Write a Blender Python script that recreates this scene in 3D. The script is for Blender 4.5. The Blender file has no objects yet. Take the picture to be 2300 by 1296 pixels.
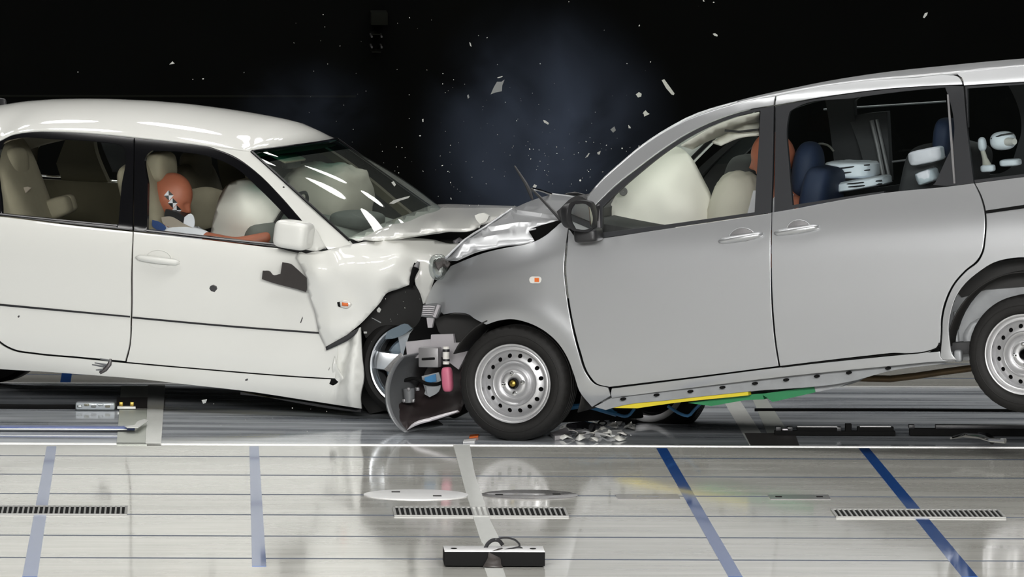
import bpy, bmesh, math, random
import numpy as np
from mathutils import Vector, Matrix, noise
from mathutils.geometry import delaunay_2d_cdt
PI = math.pi
random.seed(7)
rng = np.random.default_rng(7)
scn = bpy.context.scene
COL = scn.collection

# ------------------------------------------------------------------ camera
FPX, CX, CY = 20000.0, 1150.0, 648.0
def _cam_axes():
    vy = np.array([445 - CX, 800 + CY, FPX])          # image of the hall's depth direction
    s = 0.004
    t = (vy[1] * (1030 - CY) - FPX * FPX) / (vy[0] - vy[1] * s)
    vx = np.array([t, -((1030 - CY) + s * t), FPX])  # image of the floor's cross lines
    vx /= np.linalg.norm(vx); vy /= np.linalg.norm(vy)
    return np.array([vx, vy, -np.cross(vx, vy)])
RW = _cam_axes()
def ray(px, py): return RW @ np.array([(px - CX) / FPX, -(py - CY) / FPX, 1.0])
CAM = -ray(1150, 1000) * 44.0                           # 44 m away, about 3.9 m above the floor
cd = bpy.data.cameras.new('camera'); cam = bpy.data.objects.new('camera', cd); COL.objects.link(cam)
cd.sensor_width = 36; cd.lens = FPX / 2300 * 36; cd.clip_end = 200
m = Matrix.Identity(4)
for i in range(3):
    m[i][0] = RW[i, 0]; m[i][1] = RW[i, 1]; m[i][2] = -RW[i, 2]; m[i][3] = CAM[i]
cam.matrix_world = m
scn.camera = cam
def floor_pt(px, py, z=0.0):
    r = ray(px, py); return CAM + r * ((z - CAM[2]) / r[2])
def at_depth(px, py, Y):
    r = ray(px, py); return CAM + r * ((Y - CAM[1]) / r[1])

# ------------------------------------------------------------------ world, exposure
w = bpy.data.worlds.new('hall'); scn.world = w; w.use_nodes = True
w.node_tree.nodes['Background'].inputs[0].default_value = (0.5, 0.55, 0.6, 1)
w.node_tree.nodes['Background'].inputs[1].default_value = 0.004
scn.view_settings.view_transform = 'Standard'; scn.view_settings.look = 'None'
scn.view_settings.gamma = 1.0; scn.view_settings.use_curve_mapping = False
scn.view_settings.exposure = 0.0
scn.cycles.max_bounces = 8; scn.cycles.transparent_max_bounces = 16
scn.cycles.volume_step_rate = 2.0; scn.cycles.volume_max_steps = 128
LAMP_ROWS = ((-29., 6.2, 415.), (-24.5, 6.2, 415.), (-20.5, 6.2, 415.), (-1.6, 9.2, 20.), (2.2, 9.2, 6.), (7.8, 9.2, 17.), (11.2, 9.2, 17.))   # distance across the hall, height, strength
LAMP_XS = [-6.7 + 1.6 * k for k in range(9)]

# ------------------------------------------------------------------ materials
def nmat(name):
    m = bpy.data.materials.new(name); m.use_nodes = True
    nt = m.node_tree; return m, nt, nt.nodes['Principled BSDF']
def pbr(name, col, rough=.5, metal=0., coat=0., spec=.5, noise_amt=0., scale=8., bump=0., trans=0., coat_rough=.05, stretch=(1, 1, 1), bscale=None):
    m, nt, b = nmat(name)
    b.inputs['Base Color'].default_value = (*col, 1); b.inputs['Roughness'].default_value = rough
    b.inputs['Metallic'].default_value = metal; b.inputs['Coat Weight'].default_value = coat
    b.inputs['Coat Roughness'].default_value = coat_rough
    b.inputs['Specular IOR Level'].default_value = spec
    if noise_amt or bump:
        tc = nt.nodes.new('ShaderNodeTexCoord'); mp = nt.nodes.new('ShaderNodeMapping'); mp.inputs['Scale'].default_value = stretch
        nz = nt.nodes.new('ShaderNodeTexNoise'); nz.inputs['Scale'].default_value = scale; nz.inputs['Detail'].default_value = 5
        nt.links.new(tc.outputs['Object'], mp.inputs[0]); nt.links.new(mp.outputs[0], nz.inputs['Vector'])
        if noise_amt:
            mx = nt.nodes.new('ShaderNodeMix'); mx.data_type = 'RGBA'
            mx.inputs['A'].default_value = (*[c * (1 - noise_amt) for c in col], 1)
            mx.inputs['B'].default_value = (*[min(1, c * (1 + noise_amt)) for c in col], 1)
            nt.links.new(nz.outputs['Fac'], mx.inputs['Factor']); nt.links.new(mx.outputs['Result'], b.inputs['Base Color'])
        if bump:
            bp = nt.nodes.new('ShaderNodeBump'); bp.inputs['Strength'].default_value = bump; bp.inputs['Distance'].default_value = .01
            nt.links.new(nz.outputs['Fac'], bp.inputs['Height']); nt.links.new(bp.outputs[0], b.inputs['Normal'])
    return m
def glass(name, tint, refl=1.0, rough=0.0, haze=0.0, ior=1.5):
    """thin sheet of car glass: clear tinted pane with a fresnel reflection and a little dust"""
    m = bpy.data.materials.new(name); m.use_nodes = True; nt = m.node_tree; nt.nodes.clear()
    out = nt.nodes.new('ShaderNodeOutputMaterial'); tr = nt.nodes.new('ShaderNodeBsdfTransparent'); tr.inputs[0].default_value = (*tint, 1)
    gl = nt.nodes.new('ShaderNodeBsdfGlossy'); gl.inputs['Roughness'].default_value = rough
    df = nt.nodes.new('ShaderNodeBsdfDiffuse'); df.inputs[0].default_value = (.6, .65, .6, 1)
    fr = nt.nodes.new('ShaderNodeFresnel'); ge = nt.nodes.new('ShaderNodeNewGeometry')
    bk = nt.nodes.new('ShaderNodeMapRange'); bk.inputs['To Min'].default_value = ior; bk.inputs['To Max'].default_value = 1 / ior   # same reflection from both faces of the sheet
    nt.links.new(ge.outputs['Backfacing'], bk.inputs[0]); nt.links.new(bk.outputs[0], fr.inputs[0])
    mu = nt.nodes.new('ShaderNodeMath'); mu.operation = 'MULTIPLY'; mu.inputs[1].default_value = refl
    m1 = nt.nodes.new('ShaderNodeMixShader'); m1.inputs[0].default_value = haze
    tl = nt.nodes.new('ShaderNodeBsdfTranslucent'); tl.inputs[0].default_value = (.6, .65, .6, 1); ds = nt.nodes.new('ShaderNodeAddShader')   # dust and crazing scatter light to both sides
    nt.links.new(df.outputs[0], ds.inputs[0]); nt.links.new(tl.outputs[0], ds.inputs[1])
    nt.links.new(tr.outputs[0], m1.inputs[1]); nt.links.new(ds.outputs[0], m1.inputs[2])
    m2 = nt.nodes.new('ShaderNodeMixShader'); nt.links.new(fr.outputs[0], mu.inputs[0]); nt.links.new(mu.outputs[0], m2.inputs[0])
    nt.links.new(m1.outputs[0], m2.inputs[1]); nt.links.new(gl.outputs[0], m2.inputs[2]); nt.links.new(m2.outputs[0], out.inputs[0])
    return m
M = {}
M['white'] = pbr('white_paint', (.78, .78, .74), .5, 0, 1., coat_rough=.03)
M['silver'] = pbr('silver_paint', (.54, .55, .565), .33, .72, .3, coat_rough=.1)
M['black'] = pbr('black_trim', (.018, .018, .02), .45)
M['pillar'] = pbr('matte_pillar', (.022, .023, .026), .55, spec=.3)
M['gloss_black'] = pbr('gloss_black', (.006, .006, .007), .15, spec=.35)
M['gap'] = pbr('gap_black', (.006, .006, .006), .9, spec=.1)
M['rubber'] = pbr('rubber', (.011, .0105, .010), .62, spec=.25, bump=.15, scale=60)
M['steel'] = pbr('wheel_silver', (.55, .55, .56), .36, .75)
M['chrome'] = pbr('chrome', (.8, .8, .8), .12, 1.)
M['alloy'] = pbr('alloy', (.62, .65, .68), .28, .8)
M['bluemetal'] = pbr('bluish_metal', (.30, .38, .45), .3, .7)
M['brass'] = pbr('brass', (.35, .25, .06), .35, .9)
M['grey_metal'] = pbr('grey_metal', (.24, .235, .24), .45, .5, noise_amt=.2)
M['pale_metal'] = pbr('pale_metal', (.46, .44, .46), .4, .3, noise_amt=.1)
M['under'] = pbr('underbody', (.27, .28, .29), .5, .3, noise_amt=.25, scale=14)
M['greyplastic'] = pbr('grey_plastic', (.13, .135, .14), .35, noise_amt=.15)
M['darkplastic'] = pbr('dark_plastic', (.035, .030, .028), .5, noise_amt=.3, scale=20)
M['brownliner'] = pbr('brown_liner', (.022, .015, .015), .55, noise_amt=.45, scale=9)
M['liner'] = pbr('black_liner', (.007, .0065, .006), .6, noise_amt=.4, scale=30)
M['beige'] = pbr('beige_cloth', (.29, .26, .19), .85, noise_amt=.12, scale=20)
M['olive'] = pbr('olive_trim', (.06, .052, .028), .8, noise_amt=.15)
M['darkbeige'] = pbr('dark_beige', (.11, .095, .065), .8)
M['dashdark'] = pbr('dash_dark', (.07, .075, .07), .8)
M['darktrim'] = pbr('dark_trim', (.03, .03, .032), .7)
M['headliner'] = pbr('headliner', (.70, .69, .64), .9)
M['airbag'] = pbr('airbag_cloth', (.86, .84, .78), .8, noise_amt=.05, scale=5, bump=.35, bscale=5)
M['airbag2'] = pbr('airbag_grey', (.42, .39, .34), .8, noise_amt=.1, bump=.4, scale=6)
M['cushion'] = pbr('grey_cushion', (.55, .53, .46), .8, noise_amt=.12, scale=7)
M['skin'] = pbr('dummy_vinyl', (.43, .14, .08), .5, noise_amt=.12, scale=18)
M['cloth_white'] = pbr('white_shirt', (.75, .76, .82), .8, noise_amt=.08)
M['cloth_blue'] = pbr('blue_cloth', (.03, .07, .22), .8)
M['belt'] = pbr('belt_web', (.36, .31, .26), .7)
M['seatblue'] = pbr('blue_seat', (.010, .020, .052), .7, noise_amt=.2)
M['reflwhite'] = pbr('white_reflection', (.80, .85, .92), .5, noise_amt=.1)  # this and the next: window reflections given as solid colour
M['reflgrey'] = pbr('grey_reflection', (.40, .44, .48), .5, noise_amt=.2)
M['amber'] = pbr('amber_lens', (.70, .16, .04), .2, coat=.5)
M['lens'] = pbr('clear_lens', (.72, .70, .66), .1, coat=1.)
M['pink'] = pbr('pink_bottle', (.48, .12, .19), .5)
M['yellow'] = pbr('yellow_tape', (.62, .50, .02), .45, noise_amt=.08)
M['green'] = pbr('green_tape', (.012, .17, .06), .45, noise_amt=.1)
M['hoseblue'] = pbr('blue_hose', (.05, .19, .38), .35)
M['bluetape'] = pbr('blue_tape', (.022, .085, .30), .05, noise_amt=.1, scale=14)
M['whitetape'] = pbr('white_tape', (.74, .75, .72), .2, noise_amt=.06, scale=12, stretch=(3, .4, 1))
M['paletape'] = pbr('translucent_tape', (.38, .40, .37), .35, noise_amt=.1)
M['exhaust'] = pbr('rusty_pipe', (.10, .065, .03), .45, .4, noise_amt=.3, scale=12)
M['flake'] = pbr('pale_flake', (.70, .70, .66), .5)
M['greyflake'] = pbr('grey_flake', (.30, .31, .31), .5)
M['darkflake'] = pbr('dark_flake', (.05, .045, .045), .4)
M['plate'] = pbr('steel_plate', (.33, .32, .32), .12, .4, noise_amt=.15, stretch=(.5, 3, 1))
M['whiteplate'] = pbr('white_plate', (.78, .78, .78), .3, .2, noise_amt=.15, scale=6, stretch=(.4, 5, 1))
M['greenplate'] = pbr('grey_green_plate', (.36, .38, .34), .4, .2, noise_amt=.12)
M['grate'] = pbr('grate_steel', (.26, .26, .25), .45, .3)
M['hole'] = pbr('hole_black', (.004, .004, .004), .9, spec=.1)
M['wallblack'] = pbr('black_curtain', (.0018, .0020, .0018), .95, spec=.05, noise_amt=.3, scale=2)
M['wallbox'] = pbr('dark_box', (.006, .0065, .005), .95, spec=.05)
M['walldot'] = pbr('grey_stud', (.03, .03, .03), .8)
M['bluerod'] = pbr('blue_rod', (.035, .07, .24), .35)
M['mirror'] = pbr('mirror_glass', (.75, .77, .75), .03, 1.)
M['side_glass'] = glass('side_glass', (.95, .97, .95), 1.0)
M['dark_glass'] = glass('privacy_glass', (.86, .91, .91), .9)
M['windshield'] = glass('windshield_glass', (.88, .93, .90), .8, haze=.03)
M['cracked'] = glass('cracked_glass', (.78, .88, .82), .6, haze=.65)
M['tintband'] = glass('windshield_tint', (.10, .30, .25), 1.0)
M['clearplastic'] = glass('clear_plastic', (.70, .72, .72), 1.0, haze=.06)

def floor_material():
    m, nt, b = nmat('hall_floor'); L = nt.links; N = nt.nodes.new
    g = N('ShaderNodeNewGeometry'); sp = N('ShaderNodeSeparateXYZ'); L.new(g.outputs['Position'], sp.inputs[0])
    # joints between the planks: thin blue-grey cross lines every 0.966 m
    a = N('ShaderNodeMath'); a.operation = 'ADD'; a.inputs[1].default_value = .677 + 96.6; L.new(sp.outputs['Y'], a.inputs[0])
    d = N('ShaderNodeMath'); d.operation = 'DIVIDE'; d.inputs[1].default_value = .966; L.new(a.outputs[0], d.inputs[0])
    f = N('ShaderNodeMath'); f.operation = 'FRACT'; L.new(d.outputs[0], f.inputs[0])
    s = N('ShaderNodeMath'); s.operation = 'SUBTRACT'; s.inputs[1].default_value = .5; L.new(f.outputs[0], s.inputs[0])
    ab = N('ShaderNodeMath'); ab.operation = 'ABSOLUTE'; L.new(s.outputs[0], ab.inputs[0])
    gt = N('ShaderNodeMath'); gt.operation = 'GREATER_THAN'; gt.inputs[1].default_value = .5 - .024; L.new(ab.outputs[0], gt.inputs[0])
    mp = N('ShaderNodeMapping'); mp.inputs['Scale'].default_value = (.35, 2.2, 1); L.new(g.outputs['Position'], mp.inputs[0])
    n1 = N('ShaderNodeTexNoise'); n1.inputs['Scale'].default_value = 2.2; n1.inputs['Detail'].default_value = 8; n1.inputs['Roughness'].default_value = .65
    L.new(mp.outputs[0], n1.inputs['Vector'])
    r = N('ShaderNodeValToRGB'); r.color_ramp.elements[0].position = .3; r.color_ramp.elements[1].position = .72
    r.color_ramp.elements[0].color = (.50, .495, .455, 1); r.color_ramp.elements[1].color = (.72, .715, .665, 1)
    L.new(n1.outputs['Fac'], r.inputs[0])
    mx = N('ShaderNodeMix'); mx.data_type = 'RGBA'; mx.inputs['B'].default_value = (.04, .06, .10, 1)
    L.new(gt.outputs[0], mx.inputs['Factor']); L.new(r.outputs[0], mx.inputs['A']); L.new(mx.outputs['Result'], b.inputs['Base Color'])
    rr = N('ShaderNodeMapRange'); rr.inputs['To Min'].default_value = .05; rr.inputs['To Max'].default_value = .12
    L.new(n1.outputs['Fac'], rr.inputs[0])
    ra = N('ShaderNodeMath'); ra.operation = 'MULTIPLY_ADD'; ra.inputs[1].default_value = .5; L.new(gt.outputs[0], ra.inputs[0]); L.new(rr.outputs[0], ra.inputs[2]); L.new(ra.outputs[0], b.inputs['Roughness'])
    cw = N('ShaderNodeMath'); cw.operation = 'MULTIPLY_ADD'; cw.inputs[1].default_value = -.22; cw.inputs[2].default_value = .22; L.new(gt.outputs[0], cw.inputs[0]); L.new(cw.outputs[0], b.inputs['Coat Weight'])   # the joints are unvarnished grooves
    n2 = N('ShaderNodeTexNoise'); n2.inputs['Scale'].default_value = 3.5; n2.inputs['Detail'].default_value = 3
    mp2 = N('ShaderNodeMapping'); mp2.inputs['Scale'].default_value = (.25, 1.6, 1); L.new(g.outputs['Position'], mp2.inputs[0]); L.new(mp2.outputs[0], n2.inputs['Vector'])
    bp = N('ShaderNodeBump'); bp.inputs['Strength'].default_value = .006; bp.inputs['Distance'].default_value = .01
    L.new(n2.outputs['Fac'], bp.inputs['Height']); L.new(bp.outputs[0], b.inputs['Normal'])
    b.inputs['Specular IOR Level'].default_value = .5; b.inputs['Coat Roughness'].default_value = .055
    return m
M['floor'] = floor_material()
def pit_material():
    m, nt, b = nmat('pit_glass'); L = nt.links; N = nt.nodes.new
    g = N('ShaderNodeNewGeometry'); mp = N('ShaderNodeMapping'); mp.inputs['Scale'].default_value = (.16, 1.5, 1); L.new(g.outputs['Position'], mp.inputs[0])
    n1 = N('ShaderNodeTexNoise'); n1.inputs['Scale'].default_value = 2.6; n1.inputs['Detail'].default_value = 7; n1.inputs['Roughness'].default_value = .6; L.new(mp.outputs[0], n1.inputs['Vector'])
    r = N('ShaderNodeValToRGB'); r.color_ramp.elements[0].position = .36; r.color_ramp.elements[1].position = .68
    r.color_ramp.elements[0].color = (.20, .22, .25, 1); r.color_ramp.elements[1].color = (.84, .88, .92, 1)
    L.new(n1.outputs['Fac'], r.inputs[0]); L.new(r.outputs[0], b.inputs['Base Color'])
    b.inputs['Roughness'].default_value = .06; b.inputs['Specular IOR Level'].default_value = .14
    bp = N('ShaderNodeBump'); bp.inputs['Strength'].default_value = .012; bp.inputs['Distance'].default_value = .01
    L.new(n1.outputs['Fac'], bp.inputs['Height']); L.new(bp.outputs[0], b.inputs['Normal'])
    return m
M['pit'] = pit_material()

# ------------------------------------------------------------------ object helpers
def link(o, parent=None):
    COL.objects.link(o)
    if parent is not None: o.parent = parent
    return o
def tag(o, label=None, cat=None, group=None, kind=None):
    if label: o['label'] = label
    if cat: o['category'] = cat
    if group: o['group'] = group
    if kind: o['kind'] = kind
    return o
def empty(name, label, cat, group=None, mat=None):
    o = bpy.data.objects.new(name, None); o.empty_display_size = .1; COL.objects.link(o)
    if mat is not None: o.matrix_world = mat
    return tag(o, label, cat, group)
def mesh_obj(name, verts, faces, mat, parent=None, smooth=True, angle=35, normals=None, mats=None, fm=None):
    me = bpy.data.meshes.new(name)
    me.from_pydata([tuple(map(float, v)) for v in verts], [], [tuple(map(int, f)) for f in faces])
    for mm in (mats or [mat]): me.materials.append(mm)
    if fm is not None: me.polygons.foreach_set('material_index', np.array(fm, dtype=np.int32))
    if smooth:
        me.shade_smooth()
        if normals is not None: me.normals_split_custom_set_from_vertices([tuple(n) for n in normals])
        elif angle: me.set_sharp_from_angle(angle=math.radians(angle))
    me.update()
    return link(bpy.data.objects.new(name, me), parent)
def bm_obj(name, bm, mat, parent=None, angle=35, smooth=True):
    bmesh.ops.recalc_face_normals(bm, faces=bm.faces[:])
    me = bpy.data.meshes.new(name); bm.to_mesh(me); bm.free(); me.materials.append(mat)
    if smooth:
        me.shade_smooth(); me.set_sharp_from_angle(angle=math.radians(angle))
    return link(bpy.data.objects.new(name, me), parent)
def add_box(bm, c, s, rot=None, bevel=0., seg=2):
    r = bmesh.ops.create_cube(bm, size=1); vs = r['verts']
    mt = Matrix.Translation(Vector(c)) @ (rot.to_4x4() if rot is not None else Matrix.Identity(4)) @ Matrix.Diagonal((*s, 1))
    bmesh.ops.transform(bm, matrix=mt, verts=vs)
    if bevel:
        es = list({e for v in vs for e in v.link_edges})
        bmesh.ops.bevel(bm, geom=es, offset=bevel, segments=seg, affect='EDGES', profile=.5)
def box(name, c, s, mat, parent=None, rot=None, bevel=.004):
    bm = bmesh.new(); add_box(bm, c, s, rot, bevel); return bm_obj(name, bm, mat, parent)
def add_tube(bm, pts, r, n=8, cap=True):
    pts = [Vector(p) for p in pts]; rings = []
    rs = r if hasattr(r, '__len__') else [r] * len(pts)
    ref = Vector((0.31, .2, .93)).normalized()
    for i, p in enumerate(pts):
        d = (pts[min(i + 1, len(pts) - 1)] - pts[max(i - 1, 0)]).normalized()
        if abs(d.dot(ref)) > .95: ref = Vector((.9, .3, .1)).normalized()
        u = d.cross(ref).normalized(); v = d.cross(u)
        rings.append([bm.verts.new(p + (u * math.cos(2 * PI * k / n) + v * math.sin(2 * PI * k / n)) * rs[i]) for k in range(n)])
    for a, b in zip(rings, rings[1:]):
        for k in range(n): bm.faces.new((a[k], a[(k + 1) % n], b[(k + 1) % n], b[k]))
    if cap: bm.faces.new(rings[0][::-1]); bm.faces.new(rings[-1])
def tube(name, pts, r, mat, parent=None, n=8):
    bm = bmesh.new(); add_tube(bm, pts, r, n); return bm_obj(name, bm, mat, parent)
def add_lathe(bm, prof, c=(0, 0, 0), n=64, closed=False):
    """profile of (radius, y) turned about the local y axis through c"""
    rings = []
    for r, y in prof:
        rings.append([bm.verts.new((c[0] + r * math.cos(2 * PI * k / n), c[1] + y, c[2] + r * math.sin(2 * PI * k / n))) for k in range(n)])
    seq = list(zip(rings, rings[1:])) + ([(rings[-1], rings[0])] if closed else [])
    for a, b in seq:
        for k in range(n): bm.faces.new((a[k], a[(k + 1) % n], b[(k + 1) % n], b[k]))
    return rings
def super_blob(c, s, e1=.5, e2=.5, nu=40, nv=24, rot=None, disp=0., dscale=4., seed=0., fn=None):
    """rounded pillow shape; returns verts, faces"""
    def sg(v, e): return math.copysign(abs(v) ** e, v)
    V, F = [], []
    for j in range(nv + 1):
        ph = -PI / 2 + PI * j / nv
        for i in range(nu):
            th = 2 * PI * i / nu
            p = Vector((sg(math.cos(ph), e1) * sg(math.cos(th), e2), sg(math.cos(ph), e1) * sg(math.sin(th), e2), sg(math.sin(ph), e1)))
            if fn: p = Vector(fn(p))
            if disp:
                q = p * dscale + Vector((seed, seed * 1.7, 0))
                p = p * (1 + disp * (noise.noise(q) + .5 * abs(noise.noise(q * 2.3)) - .2))
            p = Vector((p.x * s[0], p.y * s[1], p.z * s[2]))
            if rot is not None: p = rot @ p
            V.append(p + Vector(c))
    for j in range(nv):
        for i in range(nu):
            a = j * nu + i; b = j * nu + (i + 1) % nu
            F.append((a, b, b + nu, a + nu))
    return V, F
def blob(name, c, s, mat, parent=None, **k):
    V, F = super_blob(c, s, **k); o = mesh_obj(name, V, F, mat, parent, angle=80); return o
def grid(name, rows, mat, parent=None, thick=0., angle=60, mats=None, fm=None):
    n = len(rows[0]); V = [p for r in rows for p in r]
    F = [(i * n + j, i * n + j + 1, (i + 1) * n + j + 1, (i + 1) * n + j) for i in range(len(rows) - 1) for j in range(n - 1)]
    o = mesh_obj(name, V, F, mat, parent, angle=angle, mats=mats, fm=fm)
    if thick:
        md = o.modifiers.new('thickness', 'SOLIDIFY'); md.thickness = thick; md.offset = 0
    return o

# ------------------------------------------------------------------ outlines and sheet-metal panels
def cr(pts, step=7.0, closed=True):
    """smooth curve through points; a third value 1 marks a corner"""
    P = [np.array(p[:2], float) for p in pts]; K = [len(p) > 2 and p[2] == 1 for p in pts]; n = len(P); out = []
    def tan(i, side):
        a, b = P[i - 1] if (closed or i > 0) else None, P[(i + 1) % n] if (closed or i < n - 1) else None
        if K[i] or a is None or b is None:
            v = (b - P[i]) if side > 0 else (P[i] - a)
            return v / (np.linalg.norm(v) + 1e-9)
        la, lb = np.linalg.norm(P[i] - a) + 1e-9, np.linalg.norm(b - P[i]) + 1e-9
        v = (P[i] - a) / la * lb + (b - P[i]) / lb * la
        return v / (np.linalg.norm(v) + 1e-9)
    for i in range(n if closed else n - 1):
        j = (i + 1) % n; L = np.linalg.norm(P[j] - P[i])
        if L < 1e-6: continue
        k = max(1, int(math.ceil(L / step))); t0, t1 = tan(i, 1) * L, tan(j, -1) * L
        for q in range(k):
            t = q / k; t2, t3 = t * t, t * t * t
            out.append((2 * t3 - 3 * t2 + 1) * P[i] + (t3 - 2 * t2 + t) * t0 + (-2 * t3 + 3 * t2) * P[j] + (t3 - t2) * t1)
    if not closed: out.append(P[-1])
    return out
def inside(pts, poly):
    x, y = pts[:, 0], pts[:, 1]; r = np.zeros(len(pts), bool); n = len(poly); j = n - 1
    for i in range(n):
        xi, yi = poly[i]; xj, yj = poly[j]
        c = ((yi > y) != (yj > y)) & (x < (xj - xi) * (y - yi) / (yj - yi + 1e-15) + xi); r ^= c; j = i
    return r
def area2(p): p = np.array(p); q = np.roll(p, -1, 0); return float(np.sum(p[:, 0] * q[:, 1] - q[:, 0] * p[:, 1]))
def offset_in(poly, d):
    """points a little inside a ccw outline"""
    p = np.array(poly); e = np.roll(p, -1, 0) - p; e /= np.linalg.norm(e, axis=1)[:, None] + 1e-12
    nrm = np.stack([-e[:, 1], e[:, 0]], 1); a = nrm + np.roll(nrm, 1, 0); a /= np.linalg.norm(a, axis=1)[:, None] + 1e-9
    return p + a * d, -a
def fill(outline, holes, gs, inset, extra=None):
    """triangulate an outline with holes; returns 2d verts, tris, indices of loops, outward directions"""
    if area2(outline) < 0: outline = outline[::-1]
    holes = [h[::-1] if area2(h) > 0 else h for h in holes]
    loops = [np.array(outline)] + [np.array(h) for h in holes]
    V, E, outw, lidx = [], [], {}, []
    for lp in loops:
        s = len(V); n = len(lp); ins, ow = offset_in(lp, inset)
        V += list(lp); E += [(s + i, s + (i + 1) % n) for i in range(n)]; lidx.append(list(range(s, s + n)))
        for i in range(n): outw[s + i] = ow[i]
    bd = np.concatenate(loops)
    cand = []
    if inset > 0:
        for lp in loops: cand += list(offset_in(lp, inset)[0])
    cand = np.array(cand) if len(cand) else np.zeros((0, 2))
    if len(cand):
        dm = np.array([np.min(np.sum((bd - c) ** 2, 1)) for c in cand])
        cand = cand[dm > (inset * .7) ** 2]
    lo, hi = bd.min(0), bd.max(0); gx = np.arange(lo[0], hi[0] + gs, gs); gy = np.arange(lo[1], hi[1] + gs, gs)
    G = np.array([(x + (gs / 2 if k % 2 else 0), y) for k, y in enumerate(gy) for x in gx])
    if extra is not None and len(extra): G = np.concatenate([np.array(extra), G])
    bb = np.concatenate([bd, cand]) if len(cand) else bd
    keep = np.ones(len(G), bool)
    for i0 in range(0, len(G), 400):
        d2 = ((G[i0:i0 + 400, None, :] - bb[None]) ** 2).sum(2).min(1); keep[i0:i0 + 400] = d2 > (gs * .45) ** 2
    G = G[keep]
    P = np.concatenate([cand, G]) if len(cand) else G
    if len(P):
        ok = inside(P, loops[0])
        for h in loops[1:]: ok &= ~inside(P, h)
        P = P[ok]
    V = V + list(P)
    r = delaunay_2d_cdt([Vector(v) for v in V], E, [], 0, 1e-7)
    vo = np.array([tuple(v) for v in r[0]]); tris = np.array([f for f in r[2] if len(f) == 3]); orig = r[3]
    c = vo[tris].mean(1); ok = inside(c, loops[0])
    for h in loops[1:]: ok &= ~inside(c, h)
    tris = tris[ok]
    od = {}
    for new, o in enumerate(orig):
        for k in o:
            if k in outw: od[new] = outw[k]
    return vo, tris, od
def proj(P):
    c = RW.T @ (np.array(P) - CAM); return CX + FPX * c[0] / c[2], CY - FPX * c[1] / c[2]
class Car:
    def __init__(s, O, yaw, pitch, roll=0.):
        a, p = math.radians(yaw), math.radians(pitch)
        X = np.array([math.cos(a) * math.cos(p), -math.sin(a) * math.cos(p), math.sin(p)]); Y = np.array([math.sin(a), math.cos(a), 0.])
        s.O = np.array(O); s.M = np.array([X, Y, np.cross(X, Y)]); s.o = s.M @ (CAM - s.O)
        s.mat = Matrix.Identity(4)
        for i in range(3):
            for j in range(3): s.mat[i][j] = s.M[j][i]
            s.mat[i][3] = s.O[i]
    def at(s, px, py, y):
        d = s.M @ ray(px, py); return s.o + d * ((y - s.o[1]) / d[1])
    def on(s, px, py, f):
        d = s.M @ ray(px, py); y = 0.
        for _ in range(16):
            p = s.o + d * ((y - s.o[1]) / d[1]); y += (min(.6, f(p[0], p[2])) - y) * .7
        return s.o + d * ((y - s.o[1]) / d[1])
    def loc(s, P): return s.M @ (np.array(P) - s.O)
    def world(s, p): return s.O + s.M.T @ np.array(p)
    def px_poly(s, pts, f, step=7., closed=True):
        return [(q[0], q[2]) for q in (s.on(p[0], p[1], f) for p in cr(pts, step, closed))]
def panel(name, outline, f, mat, parent=None, holes=(), thick=.014, gs=.045, inset=.003, edge=.003, far=None, proud=0.):
    """sheet of car body filled over an outline in the car's own x-z plane, lying on the side surface y=f(x,z)"""
    v2, tris, od = fill(list(outline), [list(h) for h in holes], gs, inset)
    e = 1e-3
    g = lambda x, z: f(x, z) - proud
    Y = np.array([g(x, z) for x, z in v2])
    N = np.array([((f(x + e, z) - f(x - e, z)) / (2 * e), -1., (f(x, z + e) - f(x, z - e)) / (2 * e)) for x, z in v2]); N /= np.linalg.norm(N, axis=1)[:, None]
    nv = len(v2); front = [(x, y + (edge if i in od else 0), z) for i, ((x, z), y) in enumerate(zip(v2, Y))]
    fn = []
    for i in range(nv):
        n = N[i]
        if i in od and edge: n = n + np.array([od[i][0], 0, od[i][1]]) * .25; n = n / np.linalg.norm(n)
        fn.append(n)
    cnt = {}
    for t in tris:
        for a, b in ((t[0], t[1]), (t[1], t[2]), (t[2], t[0])): cnt[(a, b)] = 1
    bnd = [(a, b) for (a, b) in cnt if (b, a) not in cnt]
    V = list(front); NN = list(fn); F = [tuple(t) for t in tris]
    back = len(V); V += [(x, y + thick, z) for (x, z), y in zip(v2, Y)]; NN += [-n for n in N]
    F += [(back + t[2], back + t[1], back + t[0]) for t in tris]
    for a, b in bnd:
        s = len(V); V += [front[a], front[b], V[back + b], V[back + a]]
        d = v2[b] - v2[a]; n = np.array([d[1], 0, -d[0]]); n /= np.linalg.norm(n) + 1e-12
        NN += [n] * 4; F.append((s + 1, s, s + 3, s + 2))
    if thick <= .004:      # a pane: one sheet only
        V, NN, F = list(front), list(fn), [tuple(t) for t in tris]
    if far is not None:   # mirrored onto the car's far side
        V = [(x, far - y, z) for x, y, z in V]; NN = [(n[0], -n[1], n[2]) for n in NN]; F = [f_[::-1] for f_ in F]
    else:
        pass
    return mesh_obj(name, V, F, mat, parent, normals=NN)
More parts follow.
